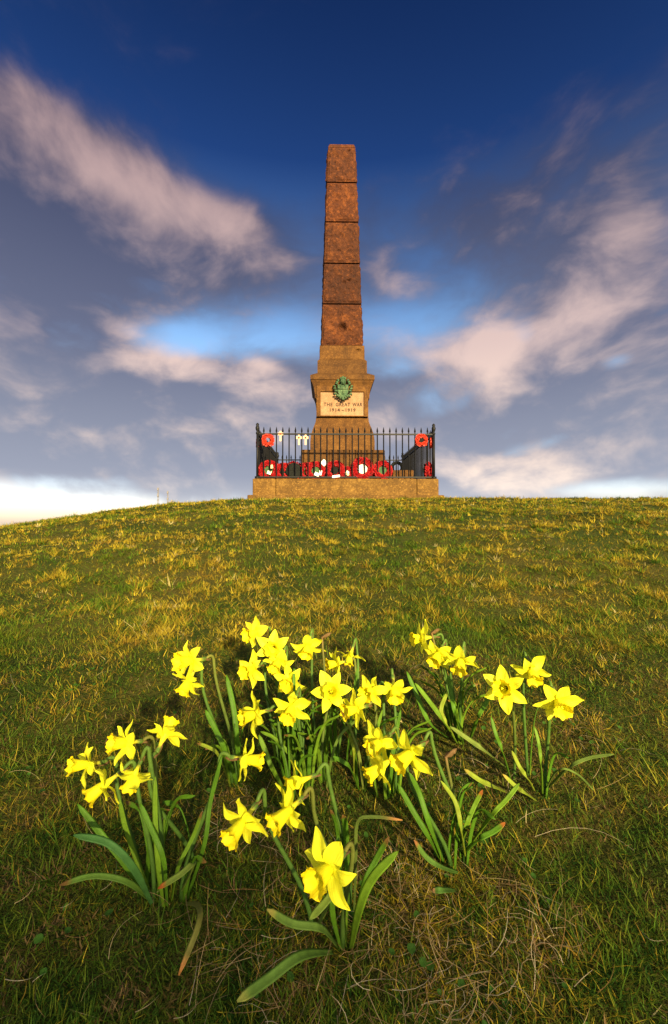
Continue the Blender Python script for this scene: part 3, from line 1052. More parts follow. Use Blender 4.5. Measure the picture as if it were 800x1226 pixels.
def trumpet_mesh(seed):
    rg = random.Random(seed)
    ph = [rg.uniform(0, 6.28) for _ in range(4)]
    L = .029 * rg.uniform(.95, 1.05)
    prof_ = [(.0055, -.004), (.0072, .002), (.0088, .008), (.0100, .014), (.0108, .020), (.0120, .0255), (.0138, .030), (.0158, .0328), (.0172, .0338)]
    col = []
    for i in range(len(prof_)):
        t = i / (len(prof_) - 1); q = max(0, (t - .35) / .65) ** 1.3
        col.append(tuple(YEL[k] * (1 - q) + ORG[k] * q for k in range(3)))
    def fn(i, a, r, z):
        t = i / 8
        fl = t ** 3
        r2 = r * (1 + .02 * math.sin(6 * a)) * (1 + fl * (.08 * math.sin(6 * a + ph[0]) + .07 * math.sin(11 * a + ph[1]) + .04 * math.sin(17 * a + ph[2])))
        z2 = z * L / .033 + fl * (.0018 * math.sin(7 * a + ph[3]) + .0012 * math.sin(13 * a + ph[1]))
        return r2, z2
    mb = MB()
    mb.lathe(prof_, 36, 0, None, fn, col)
    # inner wall a little inside, so that the rim has thickness
    mb.lathe([(max(.001, r - .0009), z - .0002) for r, z in prof_], 36, 0, None, fn, col)
    # style and stamens
    mb.tube([(0, 0, -.004), (0.0004, 0, .012), (.001, 0, .022)], [.0011, .0011, .0016], 5, 0, True, [YEL] * 3)
    for k in range(6):
        a = k * math.pi / 3
        mb.tube([(.002 * math.cos(a), .002 * math.sin(a), -.003), (.0035 * math.cos(a), .0035 * math.sin(a), .016)], [.0006, .0011], 4, 0, True, [YEL] * 2)
    return mb.mesh('trumpet', M_PETAL, True)


def flower_base_mesh():
    """perianth tube and green ovary behind the petals"""
    mb = MB()
    c = [(.20, .28, .04), (.10, .18, .03), (.10, .18, .03), (.30, .36, .04), (.75, .66, .03), YEL, YEL]
    mb.lathe([(.0022, -.030), (.0040, -.0275), (.0042, -.0225), (.0030, -.0195), (.0034, -.013), (.0052, -.004), (.0070, .001)], 14, 0, None, None, c)
    return mb.mesh('flower', M_STEM, True)


def spathe_mesh(seed):
    rg = random.Random(seed)
    vs, fs = [], []
    n, m = 8, 4
    for i in range(n + 1):
        t = i / n
        w = .0065 * math.sin(math.pi * (t * .9 + .07)) + .0003
        for j in range(-m, m + 1):
            a = j / m * 1.5
            vs.append((w * math.sin(a) + .002 * t, .0035 - w * math.cos(a) * .7 - .006 * t * t - .001 * math.sin(7 * t + a * 2 + seed), -.040 + .036 * t))
    k = 2 * m + 1
    for i in range(n):
        for j in range(k - 1): fs.append((i * k + j, i * k + j + 1, (i + 1) * k + j + 1, (i + 1) * k + j))
    return MB().add(vs, fs).mesh('spathe', M_SPATHE, True)


PET = [petal_mesh(i) for i in range(7)]
TRU = [trumpet_mesh(i) for i in range(4)]
FB = flower_base_mesh()
SPA = [spathe_mesh(i) for i in range(3)]


def bez(p, n):
    out = []
    for i in range(n + 1):
        t = i / n; s_ = 1 - t
        out.append(p[0] * s_ ** 3 + p[1] * 3 * s_ * s_ * t + p[2] * 3 * s_ * t * t + p[3] * t ** 3)
    return out


def smooth_path(pts, n=12):
    """Catmull-Rom through points"""
    P = [Vector(p) for p in pts]
    P = [P[0] * 2 - P[1]] + P + [P[-1] * 2 - P[-2]]
    out = []
    segs = len(P) - 3
    per = max(2, n // segs)
    for k in range(segs):
        a, b, c, d = P[k:k + 4]
        for i in range(per):
            t = i / per
            out.append(.5 * ((2 * b) + (c - a) * t + (2 * a - 5 * b + 4 * c - d) * t * t + (3 * b - 3 * c + d - a) * t ** 3))
    out.append(P[-2])
    return out


def leaf_mesh(path, width, col, tip=None, facing=None, roll=0.0):
    """strap leaf: shallow channel, rounded end, real thickness; path runs from base to tip"""
    mb = MB()
    n = len(path)
    vs, fs, cs = [], [], []
    facing = Vector(facing) if facing is not None else Vector((0, -.55, .8))
    for i, p in enumerate(path):
        t = i / (n - 1)
        tan = (path[min(i + 1, n - 1)] - path[max(i - 1, 0)]).normalized()
        nr = (facing - tan * facing.dot(tan))
        nr = nr.normalized() if nr.length > 1e-4 else tan.orthogonal()
        sd_ = tan.cross(nr).normalized()
        if roll:
            q = Quaternion(tan, roll * (t - .2)); sd_ = q @ sd_; nr = q @ nr
        w = width * .5 * min(1.0, .55 + t * 1.6)
        if t > .80: w *= max(.16, math.sqrt(max(0, 1 - ((t - .80) / .205) ** 2)))
        th = .0009 * (1.2 - .6 * t)
        ch = w * .22
        for (s_, h) in ((-1, ch), (-.55, ch * .35), (0, 0), (.55, ch * .35), (1, ch), (.5, ch * .25 - 2 * th), (0, -2.2 * th), (-.5, ch * .25 - 2 * th)):
            vs.append(p + sd_ * (w * s_) + nr * h)
            g = col
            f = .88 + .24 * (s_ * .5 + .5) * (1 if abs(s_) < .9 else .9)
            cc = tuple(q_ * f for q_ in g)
            if tip is not None and t > .86:
                k = min(1, (t - .86) / .07); cc = tuple(cc[j] * (1 - k) + tip[j] * k for j in range(3))
            cs.append(cc)
    for i in range(n - 1):
        for k in range(8):
            k2 = (k + 1) % 8
            fs.append((i * 8 + k, i * 8 + k2, (i + 1) * 8 + k2, (i + 1) * 8 + k))
    fs.append(tuple(range((n - 1) * 8, n * 8)))
    mb.add(vs, fs, 0, cs)
    return mb


def add_leaf(root, pts, width, col=G_LEAF, tip=None, facing=None, roll=0.0, label=None):
    """pts in world space, base first"""
    b = Vector(root.location)
    path = [p - b for p in smooth_path(pts, 16)]
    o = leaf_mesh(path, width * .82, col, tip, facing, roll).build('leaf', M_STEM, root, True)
    if label: o['label'] = label
    return o


DAFF_G = 'yellow daffodils growing in the turf below the memorial'


def daffodil(label, c_px, d_px, face, b_px, Y=None, up_neck=.006, nleaf=2, lh=(.11, .17), lean=None, spathe=True, petal_tilt=None, stem_lit=False):
    rg = random.Random(label)
    base = onG(*b_px)
    Yf = Y if Y else base.y - .01
    c = atY(c_px[0], c_px[1], Yf)
    scale = .89 * max(.78, min(1.22, d_px * Yf / (FPX * .060)))
    root = empty('daffodil', base + Vector((0, 0, -.004)))
    tag(root, label, 'daffodil', DAFF_G)
    b0 = Vector(root.location)
    # facing: right, up, towards the path up the slope
    fwd = Vector((0, 0, EYE)) - c; fwd.z *= .45; fwd.normalize()
    sidev = Vector((0, 0, 1)).cross(fwd).normalized(); upv = fwd.cross(sidev)
    f = (sidev * face[0] + upv * face[1] + fwd * face[2]).normalized()
    q = f.to_track_quat('Z', 'Y')
    q = q @ Quaternion((0, 0, 1), rg.uniform(0, math.pi / 3))
    fl = link('flower', FB, root, c - b0)
    fl.rotation_mode = 'QUATERNION'; fl.rotation_quaternion = q; fl.scale = (scale,) * 3
    tilt0 = petal_tilt if petal_tilt is not None else rg.uniform(-.08, .20)
    for k in range(6):
        p = link('petal', PET[rg.randrange(len(PET))], fl)
        p.rotation_euler = Matrix.Rotation(k * math.pi / 3 + rg.uniform(-.10, .10), 3, 'Z').to_4x4().to_euler()
        e = (Matrix.Rotation(k * math.pi / 3 + rg.uniform(-.12, .12), 4, 'Z') @ Matrix.Rotation(-(tilt0 + rg.uniform(-.16, .15)), 4, 'Y') @ Matrix.Rotation(rg.uniform(-.16, .16), 4, 'X'))
        p.rotation_euler = e.to_euler()
        p.location = (0, 0, -.0008 if k % 2 else .0006)
        s_ = rg.uniform(.93, 1.07); p.scale = (s_, s_ * rg.uniform(.9, 1.1), 1)
    t = link('trumpet', TRU[rg.randrange(4)], fl)
    t.rotation_euler = (0, 0, rg.uniform(0, 6)); s_ = rg.uniform(.82, .95); t.scale = (s_, s_, rg.uniform(.82, 1.0))
    if spathe:
        s = link('spathe', SPA[rg.randrange(3)], fl); s.rotation_euler = (0, 0, rg.uniform(-.6, .6) + math.pi); s.scale = (.8, .8, .8); s.location = (0, 0, -.006)
        # the spathe lies above the ovary: turn it to the upper side
    # stem with its bent neck
    B = c - f * (.029 * scale) - b0
    back = Vector((-f.x, -f.y, 0)); back = back.normalized() if back.length > .15 else Vector((.6, .8, 0)).normalized()
    A = B - f * .012 + back * .004 + Vector((0, 0, up_neck))
    D = A + back * .002 + Vector((0, 0, -.018))
    h = D.z
    up = Vector((0, 0, 1))
    ln = Vector(lean) if lean else Vector((rg.uniform(-.01, .01), rg.uniform(-.01, .01), 0))
    p1 = bez([Vector((0, 0, 0)), up * h * .4 + ln, D - up * h * .3 + ln, D], 9)
    p2 = bez([D, D + up * .016, A + Vector((0, 0, .006)) + (B - A) * .25, B], 6)
    path = p1 + p2[1:]
    r = [.0034 - .0008 * i / len(path) for i in range(len(path))]
    c0, c1 = (.060, .140, .024), (.115, .200, .032)
    if rg.random() < .25: c1 = (.20, .20, .04)
    col = [tuple(c0[k] + (c1[k] - c0[k]) * i / (len(path) - 1) for k in range(3)) for i in range(len(path))]
    st = MB(); st.tube(path, r, 8, 0, True, col)
    st.build('stem', M_STEM, root, True)
    for i in range(nleaf):
        a = rg.uniform(0, 2 * math.pi); L = rg.uniform(*lh); ln_ = rg.uniform(.15, .65)
        dr = Vector((math.cos(a), math.sin(a), 0))
        st_ = base + dr * .006 + Vector((0, 0, -.005))
        pts = [st_, st_ + up * L * .45 + dr * L * .12 * ln_, st_ + up * L * .8 + dr * L * .35 * ln_, st_ + up * L * (1 - .25 * ln_) + dr * L * .75 * ln_]
        add_leaf(root, pts, rg.uniform(.0070, .0105), rg.choice((G_LEAF, G_LEAF, G_LEAF2)), BROWN if rg.random() < .3 else None, dr + Vector((0, -.5, .2)), rg.uniform(-.5, .5))
    return root


D = {}
def dd(i, *a, **k): D[i] = daffodil(*a, **k)


# left clump
dd(1, 'daffodil at the far left of the left clump, facing left with two petals raised', (105, 915), 44, (-.8, .15, .25), (172, 1062), nleaf=1)
dd(2, 'daffodil topmost in the left clump, broad petals behind the two lower blooms', (152, 889), 44, (-.75, .15, .3), (184, 1058), nleaf=2)
dd(3, 'daffodil at the right of the left clump seen from behind, petals spread wide', (197, 881), 44, (.35, .62, -.35), (236, 1040), nleaf=1)
dd(4, 'daffodil lowest in the left clump, bent down with petals hanging towards the grass', (126, 939), 50, (-.75, -.4, .05), (184, 1078), Y=.625, nleaf=1)
dd(5, 'daffodil in the left clump hanging right of the lowest bloom, under a brown bent neck', (161, 928), 42, (-.3, -.65, -.2), (192, 1084), nleaf=1, up_neck=.012)
# back left pair
dd(6, 'upper bloom of the tall back left pair, facing left over the open grass', (229, 791), 46, (-.85, .05, .45), (283, 938), Y=.84)
dd(7, 'lower bloom of the tall back left pair, nodding below its neighbour', (226, 815), 40, (-.5, -.75, .4), (279, 940), Y=.83, nleaf=2)
# centre back
dd(8, 'leftmost of the small daffodils at the top of the centre clump, trumpet to the left', (305, 758), 36, (-.75, -.1, .6), (338, 905), Y=1.02)
dd(9, 'daffodil facing the viewer at the top of the centre clump', (327, 776), 40, (-.1, .05, .95), (345, 908), Y=1.0)
dd(10, 'daffodil with drooping petals at the top right of the centre clump by a withered bud', (369, 773), 40, (-.2, -.65, .6), (378, 905), Y=1.0)
dd(11, 'small daffodil tucked under the viewer-facing top bloom, trumpet down', (334, 791), 36, (-.35, -.5, .65), (352, 915), Y=.98)
dd(12, 'small daffodil below the topmost cluster, facing left on the clump edge', (302, 801), 36, (-.6, -.1, .7), (335, 915), Y=.98)
dd(13, 'narrow daffodil seen side-on between the drooping bloom and the small nodding one', (404, 794), 32, (-.85, -.1, .3), (402, 910), Y=1.0, nleaf=1)
dd(14, 'small nodding daffodil at the upper right edge of the centre clump', (420, 784), 30, (-.25, -.75, .35), (423, 905), Y=1.02, nleaf=1)
dd(15, 'daffodil with upswept petals over the down-facing bloom', (347, 815), 38, (-.25, -.25, .85), (362, 925), Y=.93)
dd(16, 'large daffodil on the left of the centre clump, its trumpet in profile', (306, 855), 48, (-.85, -.1, .4), (348, 955), Y=.84)
dd(17, 'big daffodil in the middle of the clump leaning down towards the viewer', (350, 846), 52, (-.3, -.55, .75), (369, 945), Y=.83)
dd(18, 'star shaped daffodil facing straight to the viewer right of the clump middle', (396, 828), 50, (.05, .22, .95), (387, 935), Y=.86)
dd(19, 'daffodil turned to the right on a leaning stem below the centre clump', (295, 909), 46, (.9, -.12, .3), (217, 1078), Y=.67, nleaf=1, lh=(.08, .11))
dd(20, 'daffodil behind the twisted leaf right of the star shaped bloom, facing left', (426, 849), 42, (-.75, -.1, .5), (432, 945), Y=.84)
dd(21, 'left one of the two pale daffodils at the right edge of the centre clump', (445, 827), 38, (-.5, -.15, .75), (464, 955), Y=.86)
dd(22, 'right one of the two pale daffodils at the right edge of the centre clump, nodding', (472, 824), 40, (.1, -.65, .65), (473, 950), Y=.87)
# middle right clump
dd(23, 'daffodil at the back of the trio right of centre, petals raised above the others', (456, 888), 46, (-.6, -.3, .65), (533, 1032), Y=.72, nleaf=2)
dd(24, 'largest daffodil of the trio right of centre, on a strongly hooked neck', (492, 902), 60, (-.65, -.4, .6), (556, 1034), Y=.68, up_neck=.014, nleaf=2)
dd(25, 'lowest daffodil of the trio right of centre, orange rimmed trumpet pointing down left', (458, 917), 50, (-.8, -.45, .35), (541, 1040), Y=.68, nleaf=2)
# back right clump
dd(26, 'daffodil at the upper left of the back right group, profile to the left', (507, 764), 38, (-.9, -.1, .4), (541, 878), Y=1.0)
dd(27, 'daffodil in the middle of the back right group, nodding half hidden', (525, 783), 38, (-.35, -.55, .7), (546, 884), Y=.98)
dd(28, 'daffodil at the right of the back right group, trumpet hanging straight down', (552, 790), 46, (-.15, -.7, .65), (552, 889), Y=.95, nleaf=3)
# right trio
dd(29, 'flat open daffodil facing the viewer, left one of the right hand trio', (605, 824), 50, (-.2, .1, .95), (615, 936), Y=.80, nleaf=0)
dd(30, 'daffodil at the back of the right hand trio, trumpet nodding to the right', (636, 803), 42, (.25, -.55, .65), (632, 928), Y=.84, nleaf=1)
dd(31, 'rightmost daffodil of all, large trumpet hanging open below two raised petals', (668, 838), 54, (.3, -.45, .8), (651, 953), Y=.77, nleaf=1)
# front
dd(32, 'daffodil left of the front group, petals thrown back, orange rim to the left', (291, 984), 60, (-.6, -.45, .6), (374, 1112), Y=.56, up_neck=.012, nleaf=0)
dd(33, 'daffodil in the front group beside the leftmost one, with a papery brown sheath', (345, 971), 56, (-.75, -.4, .5), (414, 1096), Y=.585, nleaf=1)
dd(34, 'daffodil in profile above the front group on a long hooked yellow-green neck', (360, 935), 46, (-.9, -.2, .25), (418, 1088), Y=.62, up_neck=.016, nleaf=1)
dd(35, 'nearest and largest daffodil in front, trumpet to the lower left, petals wide', (394, 1040), 73, (-.60, -.22, .76), (411, 1136), Y=.505, nleaf=2, lh=(.07, .11), petal_tilt=-.02)


# leaves that stand out, each on the plant it grows from (base first)
def G(x, y, h=.004): return onG(x, y, h)
def V(x, y, Y): return atY(x, y, Y)


yl = .635
add_leaf(D[1], [G(180, 1078), V(152, 1056, .62), V(112, 1049, .61), V(71, 1060, .60)], .0095, (.085, .17, .025), BROWN)
add_leaf(D[4], [G(182, 1082), V(160, 1040, .61), V(130, 1010, .60), V(88, 1000, .59)], .0115, (.05, .14, .035))
add_leaf(D[1], [G(178, 1076), V(150, 1035, .64), V(122, 1000, .64), V(93, 963, .64)], .0105, G_LEAF)
add_leaf(D[2], [G(181, 1072), V(164, 1030, .66), V(150, 990, .66), V(143, 957, .66)], .0085, G_LEAF2)
add_leaf(D[5], [G(196, 1086), V(190, 1040, .62), V(186, 980, .63), V(186, 930, .64)], .0090, G_LEAF2)
add_leaf(D[5], [G(200, 1085), V(196, 1030, .61), V(180, 990, .62), V(168, 962, .63)], .0085, G_LEAF)
add_leaf(D[3], [G(205, 1078), V(213, 1040, .62), V(232, 1000, .63), V(242, 972, .63)], .0080, G_LEAF2, BROWN)
add_leaf(D[3], [G(215, 1070), V(232, 1035, .6), V(215, 1048, .585), V(189, 1064, .58)], .0100, (.13, .19, .03), (.34, .10, .02))
add_leaf(D[19], [G(222, 1082), V(238, 1085, .58), V(237, 1110, .545), V(214, 1168, .515)], .0090, (.17, .17, .035), (.42, .19, .05), label='yellowing leaf folded over to the ground')
add_leaf(D[19], [G(224, 1076), V(245, 1010, .64), V(252, 960, .66), V(266, 905, .67)], .0085, G_LEAF)
add_leaf(D[35], [G(398, 1140), V(360, 1145, .505), V(322, 1172, .475), V(284, 1199, .45)], .0130, (.10, .19, .03), (.24, .26, .05))
add_leaf(D[35], [G(404, 1132), V(385, 1112, .53), V(350, 1106, .515), V(320, 1089, .505)], .0105, (.10, .18, .03), (.26, .24, .05))
add_leaf(D[32], [G(378, 1114), V(400, 1068, .53), V(390, 1080, .515), V(371, 1101, .50)], .0105, (.16, .24, .035))
add_leaf(D[35], [G(420, 1138), V(430, 1090, .525), V(446, 1052, .52), V(476, 1020, .52)], .0125, G_LEAF2)
add_leaf(D[33], [G(424, 1110), V(436, 1060, .56), V(450, 1030, .57), V(466, 1002, .57)], .0095, G_LEAF, BROWN)
add_leaf(D[34], [G(424, 1095), V(426, 1030, .59), V(428, 985, .58), V(446, 978, .575), V(482, 982, .565)], .0055, (.11, .16, .03), (.40, .20, .06), label='bent over leaf with a dry brown end')
add_leaf(D[35], [G(408, 1136), V(398, 1090, .54), V(402, 1040, .55), V(405, 1000, .56)], .0085, G_LEAF)
add_leaf(D[23], [G(549, 1045), V(528, 1038, .62), V(510, 1026, .61), V(496, 1006, .605)], .0090, (.10, .20, .03), (.28, .13, .04))
add_leaf(D[25], [G(545, 1066, .002), V(532, 1066, .585), V(518, 1066, .58)], .0090, (.09, .19, .03), (.32, .17, .07))
add_leaf(D[24], [G(555, 1022), V(573, 1005, .64), V(590, 996, .64), V(605, 985, .64)], .0095, G_LEAF, (.30, .10, .02))
add_leaf(D[24], [G(562, 1012), V(590, 975, .67), V(606, 958, .68), V(622, 938, .69)], .0085, G_LEAF2)
add_leaf(D[24], [G(552, 1012), V(558, 990, .67), V(568, 965, .68), V(578, 946, .68)], .0085, G_LEAF2, (.30, .10, .02))
add_leaf(D[23], [G(528, 1030), V(512, 1000, .67), V(495, 972, .68), V(476, 938, .69)], .0110, G_LEAF)
add_leaf(D[25], [G(532, 1034), V(515, 990, .67), V(502, 950, .68), V(490, 925, .68)], .0105, G_LEAF)
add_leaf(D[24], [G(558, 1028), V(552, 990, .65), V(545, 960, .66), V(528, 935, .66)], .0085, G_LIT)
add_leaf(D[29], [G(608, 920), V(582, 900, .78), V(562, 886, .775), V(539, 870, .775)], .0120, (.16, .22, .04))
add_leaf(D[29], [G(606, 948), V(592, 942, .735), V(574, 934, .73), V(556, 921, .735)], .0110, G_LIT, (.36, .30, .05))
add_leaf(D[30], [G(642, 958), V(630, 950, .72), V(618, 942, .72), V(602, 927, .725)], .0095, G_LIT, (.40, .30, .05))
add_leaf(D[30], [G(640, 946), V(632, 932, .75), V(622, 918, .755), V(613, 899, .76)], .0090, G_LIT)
add_leaf(D[31], [G(655, 945), V(680, 920, .75), V(704, 908, .74), V(735, 903, .73)], .0075, (.11, .17, .03))
add_leaf(D[31], [G(653, 946), V(668, 922, .74), V(690, 926, .73), V(711, 946, .70)], .0045, (.13, .20, .035))
add_leaf(D[29], [G(612, 934), V(602, 900, .80), V(594, 880, .81), V(588, 858, .82)], .0085, G_LEAF)
add_leaf(D[31], [G(650, 950), V(648, 915, .77), V(645, 890, .78), V(640, 870, .79)], .0070, G_LEAF2)
add_leaf(D[26], [G(538, 884), V(515, 866, .93), V(500, 835, .95), V(487, 804, .97)], .0125, G_LEAF)
add_leaf(D[27], [G(548, 890), V(530, 862, .90), V(514, 840, .91), V(497, 818, .92)], .0130, G_LEAF2)
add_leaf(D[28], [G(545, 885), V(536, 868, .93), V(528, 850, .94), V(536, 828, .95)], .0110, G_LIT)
add_leaf(D[28], [G(555, 890), V(545, 855, .93), V(540, 830, .95), V(536, 808, .96)], .0115, G_LEAF)
add_leaf(D[28], [G(562, 888), V(572, 860, .93), V(580, 845, .94), V(588, 830, .95)], .0110, G_LEAF)
add_leaf(D[6], [G(284, 938), V(268, 895, .83), V(256, 870, .84), V(246, 850, .85)], .0120, G_LEAF)
add_leaf(D[7], [G(288, 936), V(284, 890, .83), V(280, 850, .84), V(271, 808, .86)], .0125, G_LEAF)
add_leaf(D[7], [G(276, 940), V(262, 905, .80), V(250, 895, .79), V(236, 890, .785)], .0080, G_LIT, BROWN)
add_leaf(D[16], [G(345, 955), V(326, 920, .80), V(318, 900, .81), V(310, 880, .82)], .0110, G_LEAF2)
add_leaf(D[17], [G(372, 945), V(352, 910, .86), V(330, 885, .87), V(312, 876, .87)], .0095, G_LEAF2)
add_leaf(D[18], [G(391, 945), V(398, 905, .84), V(408, 880, .84), V(432, 858, .84)], .0070, (.13, .22, .035))
add_leaf(D[20], [G(435, 945), V(430, 905, .83), V(422, 880, .83), V(409, 850, .83)], .0085, (.17, .22, .04), BROWN, roll=1.4)
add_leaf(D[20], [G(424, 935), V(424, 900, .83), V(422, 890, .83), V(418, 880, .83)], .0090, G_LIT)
add_leaf(D[20], [G(430, 945), V(420, 920, .80), V(410, 912, .79), V(399, 906, .785)], .0105, G_LEAF)
add_leaf(D[9], [G(352, 925), V(352, 880, .88), V(352, 840, .90), V(352, 800, .92)], .0090, G_LEAF)
add_leaf(D[14], [G(415, 915), V(420, 870, .92), V(424, 830, .94), V(428, 800, .95)], .0080, G_LEAF)
add_leaf(D[10], [G(390, 915), V(394, 870, .92), V(396, 850, .93), V(404, 830, .94)], .0085, G_LEAF2)
add_leaf(D[22], [G(466, 955), V(470, 910, .83), V(474, 880, .84), V(480, 850, .85)], .0085, G_LEAF)
add_leaf(D[21], [G(452, 955), V(446, 915, .82), V(450, 880, .83), V(458, 850, .84)], .0080, G_LEAF2)
_rl = random.Random(99)
for i in (8, 9, 10, 11, 12, 13, 15, 16, 17, 18, 20, 21, 22, 26, 27):
    b_ = Vector(D[i].location)
    for k in range(3):
        a = _rl.uniform(0, 6.28); L = _rl.uniform(.10, .17)
        dr = Vector((math.cos(a), math.sin(a) * .6, 0))
        add_leaf(D[i], [b_ + dr * .01, b_ + dr * .02 + Vector((0, 0, L * .5)), b_ + dr * .045 + Vector((0, 0, L * .85)), b_ + dr * .085 + Vector((0, 0, L))], _rl.uniform(.007, .0105), _rl.choice((G_LEAF, G_LEAF2)), None, dr + Vector((0, -.6, .1)))


def withered(label, px, py, Y, bpx):
    base = onG(*bpx); c = atY(px, py, Y)
    root = empty('withered_daffodil', base)
    tag(root, label, 'daffodil', None)
    h = c - base
    st = MB(); st.tube([Vector((0, 0, -.004)), h * .5 + Vector((.004, 0, 0)), h * .9, h], [.003, .0028, .0024, .002], 7, 0, True, [(.06, .14, .024), (.08, .16, .03), (.16, .15, .04), (.22, .13, .05)])
    st.build('stem', M_STEM, root, True)
    m = MB()
    def fn(i, a, r, z): return r * (1 + .35 * math.sin(3 * a + i) + .2 * math.sin(7 * a + 2 * i)), z
    mt = Matrix.Translation(h) @ Matrix.Rotation(R(70), 4, 'Y') @ Matrix.Rotation(R(-25), 4, 'X')
    m.lathe([(.0012, -.003), (.003, .002), (.004, .007), (.0032, .012), (.0036, .016), (.002, .020), (.0006, .024)], 12, 0, mt, fn)
    m.build('dried_bloom', M_SPATHE, root, True)


withered('brown withered daffodil bloom hanging beside the top right bloom of the centre clump', 386, 763, 1.0, (392, 905))
withered('dry brown finished bud right of the hooked neck of the largest trio bloom', 534, 906, .70, (552, 1022))
withered('thin dried daffodil head sticking up left of the right group, above its long leaves', 517, 758, 1.0, (548, 882))


# ------------------------------------------------------------------ turf: real blades
def blades_mesh(name, x, y, L, w, head, pitch, dpitch, dhead, colr, segs, zoff=None):
    """pitch: angle above the ground at the foot; dpitch, dhead: how it bends along its length"""
    N = len(x)
    z = ground(x, y) - .003
    if zoff is not None: z = z + zoff
    tw = rng.uniform(-.9, .9, N)
    rows = []
    px_, py_, pz_ = x.copy(), y.copy(), z.copy()
    for i in range(segs + 1):
        t = i / segs
        h = head + dhead * t
        p = pitch + dpitch * t
        if i:
            px_ = px_ + np.cos(h) * np.cos(p) * L / segs
            py_ = py_ + np.sin(h) * np.cos(p) * L / segs
            pz_ = np.maximum(pz_ + np.sin(p) * L / segs, z + .002)
        if i < segs:
            ww = w * .5 * (1 - .55 * t)
            sx, sy = -np.sin(h + tw), np.cos(h + tw)
            rows.append(np.stack([px_ - sx * ww, py_ - sy * ww, pz_], -1)); rows.append(np.stack([px_ + sx * ww, py_ + sy * ww, pz_], -1))
        else:
            rows.append(np.stack([px_, py_, pz_], -1))
    nv = len(rows)
    co = np.stack(rows, 1).reshape(-1, 3)
    quad_n = segs - 1
    base = (np.arange(N) * nv)[:, None]
    per = [[2 * i, 2 * i + 1, 2 * i + 3, 2 * i + 2] for i in range(quad_n)] + [[2 * quad_n, 2 * quad_n + 1, 2 * quad_n + 2]]
    flat = np.concatenate([np.array(p) for p in per])
    loops = (base + flat[None, :]).reshape(-1)
    sizes = np.array([len(p) for p in per])
    starts = np.concatenate([[0], np.cumsum(sizes)[:-1]])
    ls = (np.arange(N)[:, None] * sizes.sum() + starts[None, :]).reshape(-1)
    me = bpy.data.meshes.new(name)
    me.vertices.add(len(co)); me.vertices.foreach_set('co', co.astype(np.float32).ravel())
    me.loops.add(len(loops)); me.loops.foreach_set('vertex_index', loops.astype(np.int32))
    me.polygons.add(len(ls)); me.polygons.foreach_set('loop_start', ls.astype(np.int32))
    me.update(calc_edges=True)
    ca = me.color_attributes.new('tone', 'FLOAT_COLOR', 'POINT')
    cc = np.ones((N, nv, 4), np.float32); cc[:, :, :3] = np.clip(colr, 0, 1)[:, None, :]
    ca.data.foreach_set('color', cc.ravel())
    me.materials.append(M_GRASS)
    return me


PAL_G = np.array([(.036, .085, .007), (.068, .135, .010), (.120, .165, .013), (.18, .185, .016)])
PAL_S = np.array([(.37, .280, .022), (.41, .320, .030), (.27, .165, .020), (.47, .39, .17)])


def blade_colours(x, y, n, far):
    p = .48 + .75 * fbm(x, y, .85, 2, 21) + .85 * fbm(x, y, .24, 3, 22)           # green to straw, in patches
    p = p + DRY0(x, y)
    straw = rng.uniform(0, 1, n) < np.clip(p, .06, .92)
    gi = np.clip((rng.uniform(0, 1, n) * 2.6 + 1.3 * (.5 + fbm(x, y, .5, 2, 23))), 0, 3.99).astype(int)
    si = rng.choice(4, n, p=[.47, .27, .22, .04])
    c = np.where(straw[:, None], PAL_S[si], PAL_G[gi])
    return c * rng.uniform(.75, 1.25, (n, 1)), straw


def DRY0(x, y):
    d = np.interp(y, [.4, .7, 1.2, 2, 5, 9], [-.38, -.32, -.04, .15, .20, .16])
    # dry tangles in the foreground, and greener patches
    for (cx, cy, r, a) in DRYSPOTS: d = d + a * np.exp(-((x - cx) ** 2 + (y - cy) ** 2) / r ** 2)
    return d


DRYSPOTS = []
for (px, py, r, a) in ((505, 1110, .075, .5), (470, 1180, .06, .45), (330, 1090, .06, .3), (565, 935, .06, .5), (640, 1130, .05, .35), (280, 1000, .05, .35),
                       (700, 870, .06, .3), (60, 1120, .05, .2), (480, 1040, .05, .4), (330, 1190, .06, .3), (560, 1190, .06, .4), (500, 810, .06, .5), (440, 730, .16, .5),
                       (90, 800, .2, .25), (260, 760, .2, .3), (640, 720, .35, .3), (720, 760, .2, -.3), (590, 690, .3, -.5), (60, 900, .15, -.3), (700, 1060, .12, -.35), (560, 730, .12, .3)):
    g_ = onG(px, py); DRYSPOTS.append((g_.x, g_.y, r, a * .85))


def scatter(n, ya, yb, power, margin):
    u = rng.uniform(0, 1, n)
    if power == 1: y = ya * (yb / ya) ** u
    else:
        e = 1 - power; y = (ya ** e + u * (yb ** e - ya ** e)) ** (1 / e)
    x = rng.uniform(-1, 1, n) * (.84 * y + margin)
    keep = ~((np.abs(x - .22) < 2.0) & (np.abs(y - 10.68) < 2.02))
    return x[keep], y[keep]


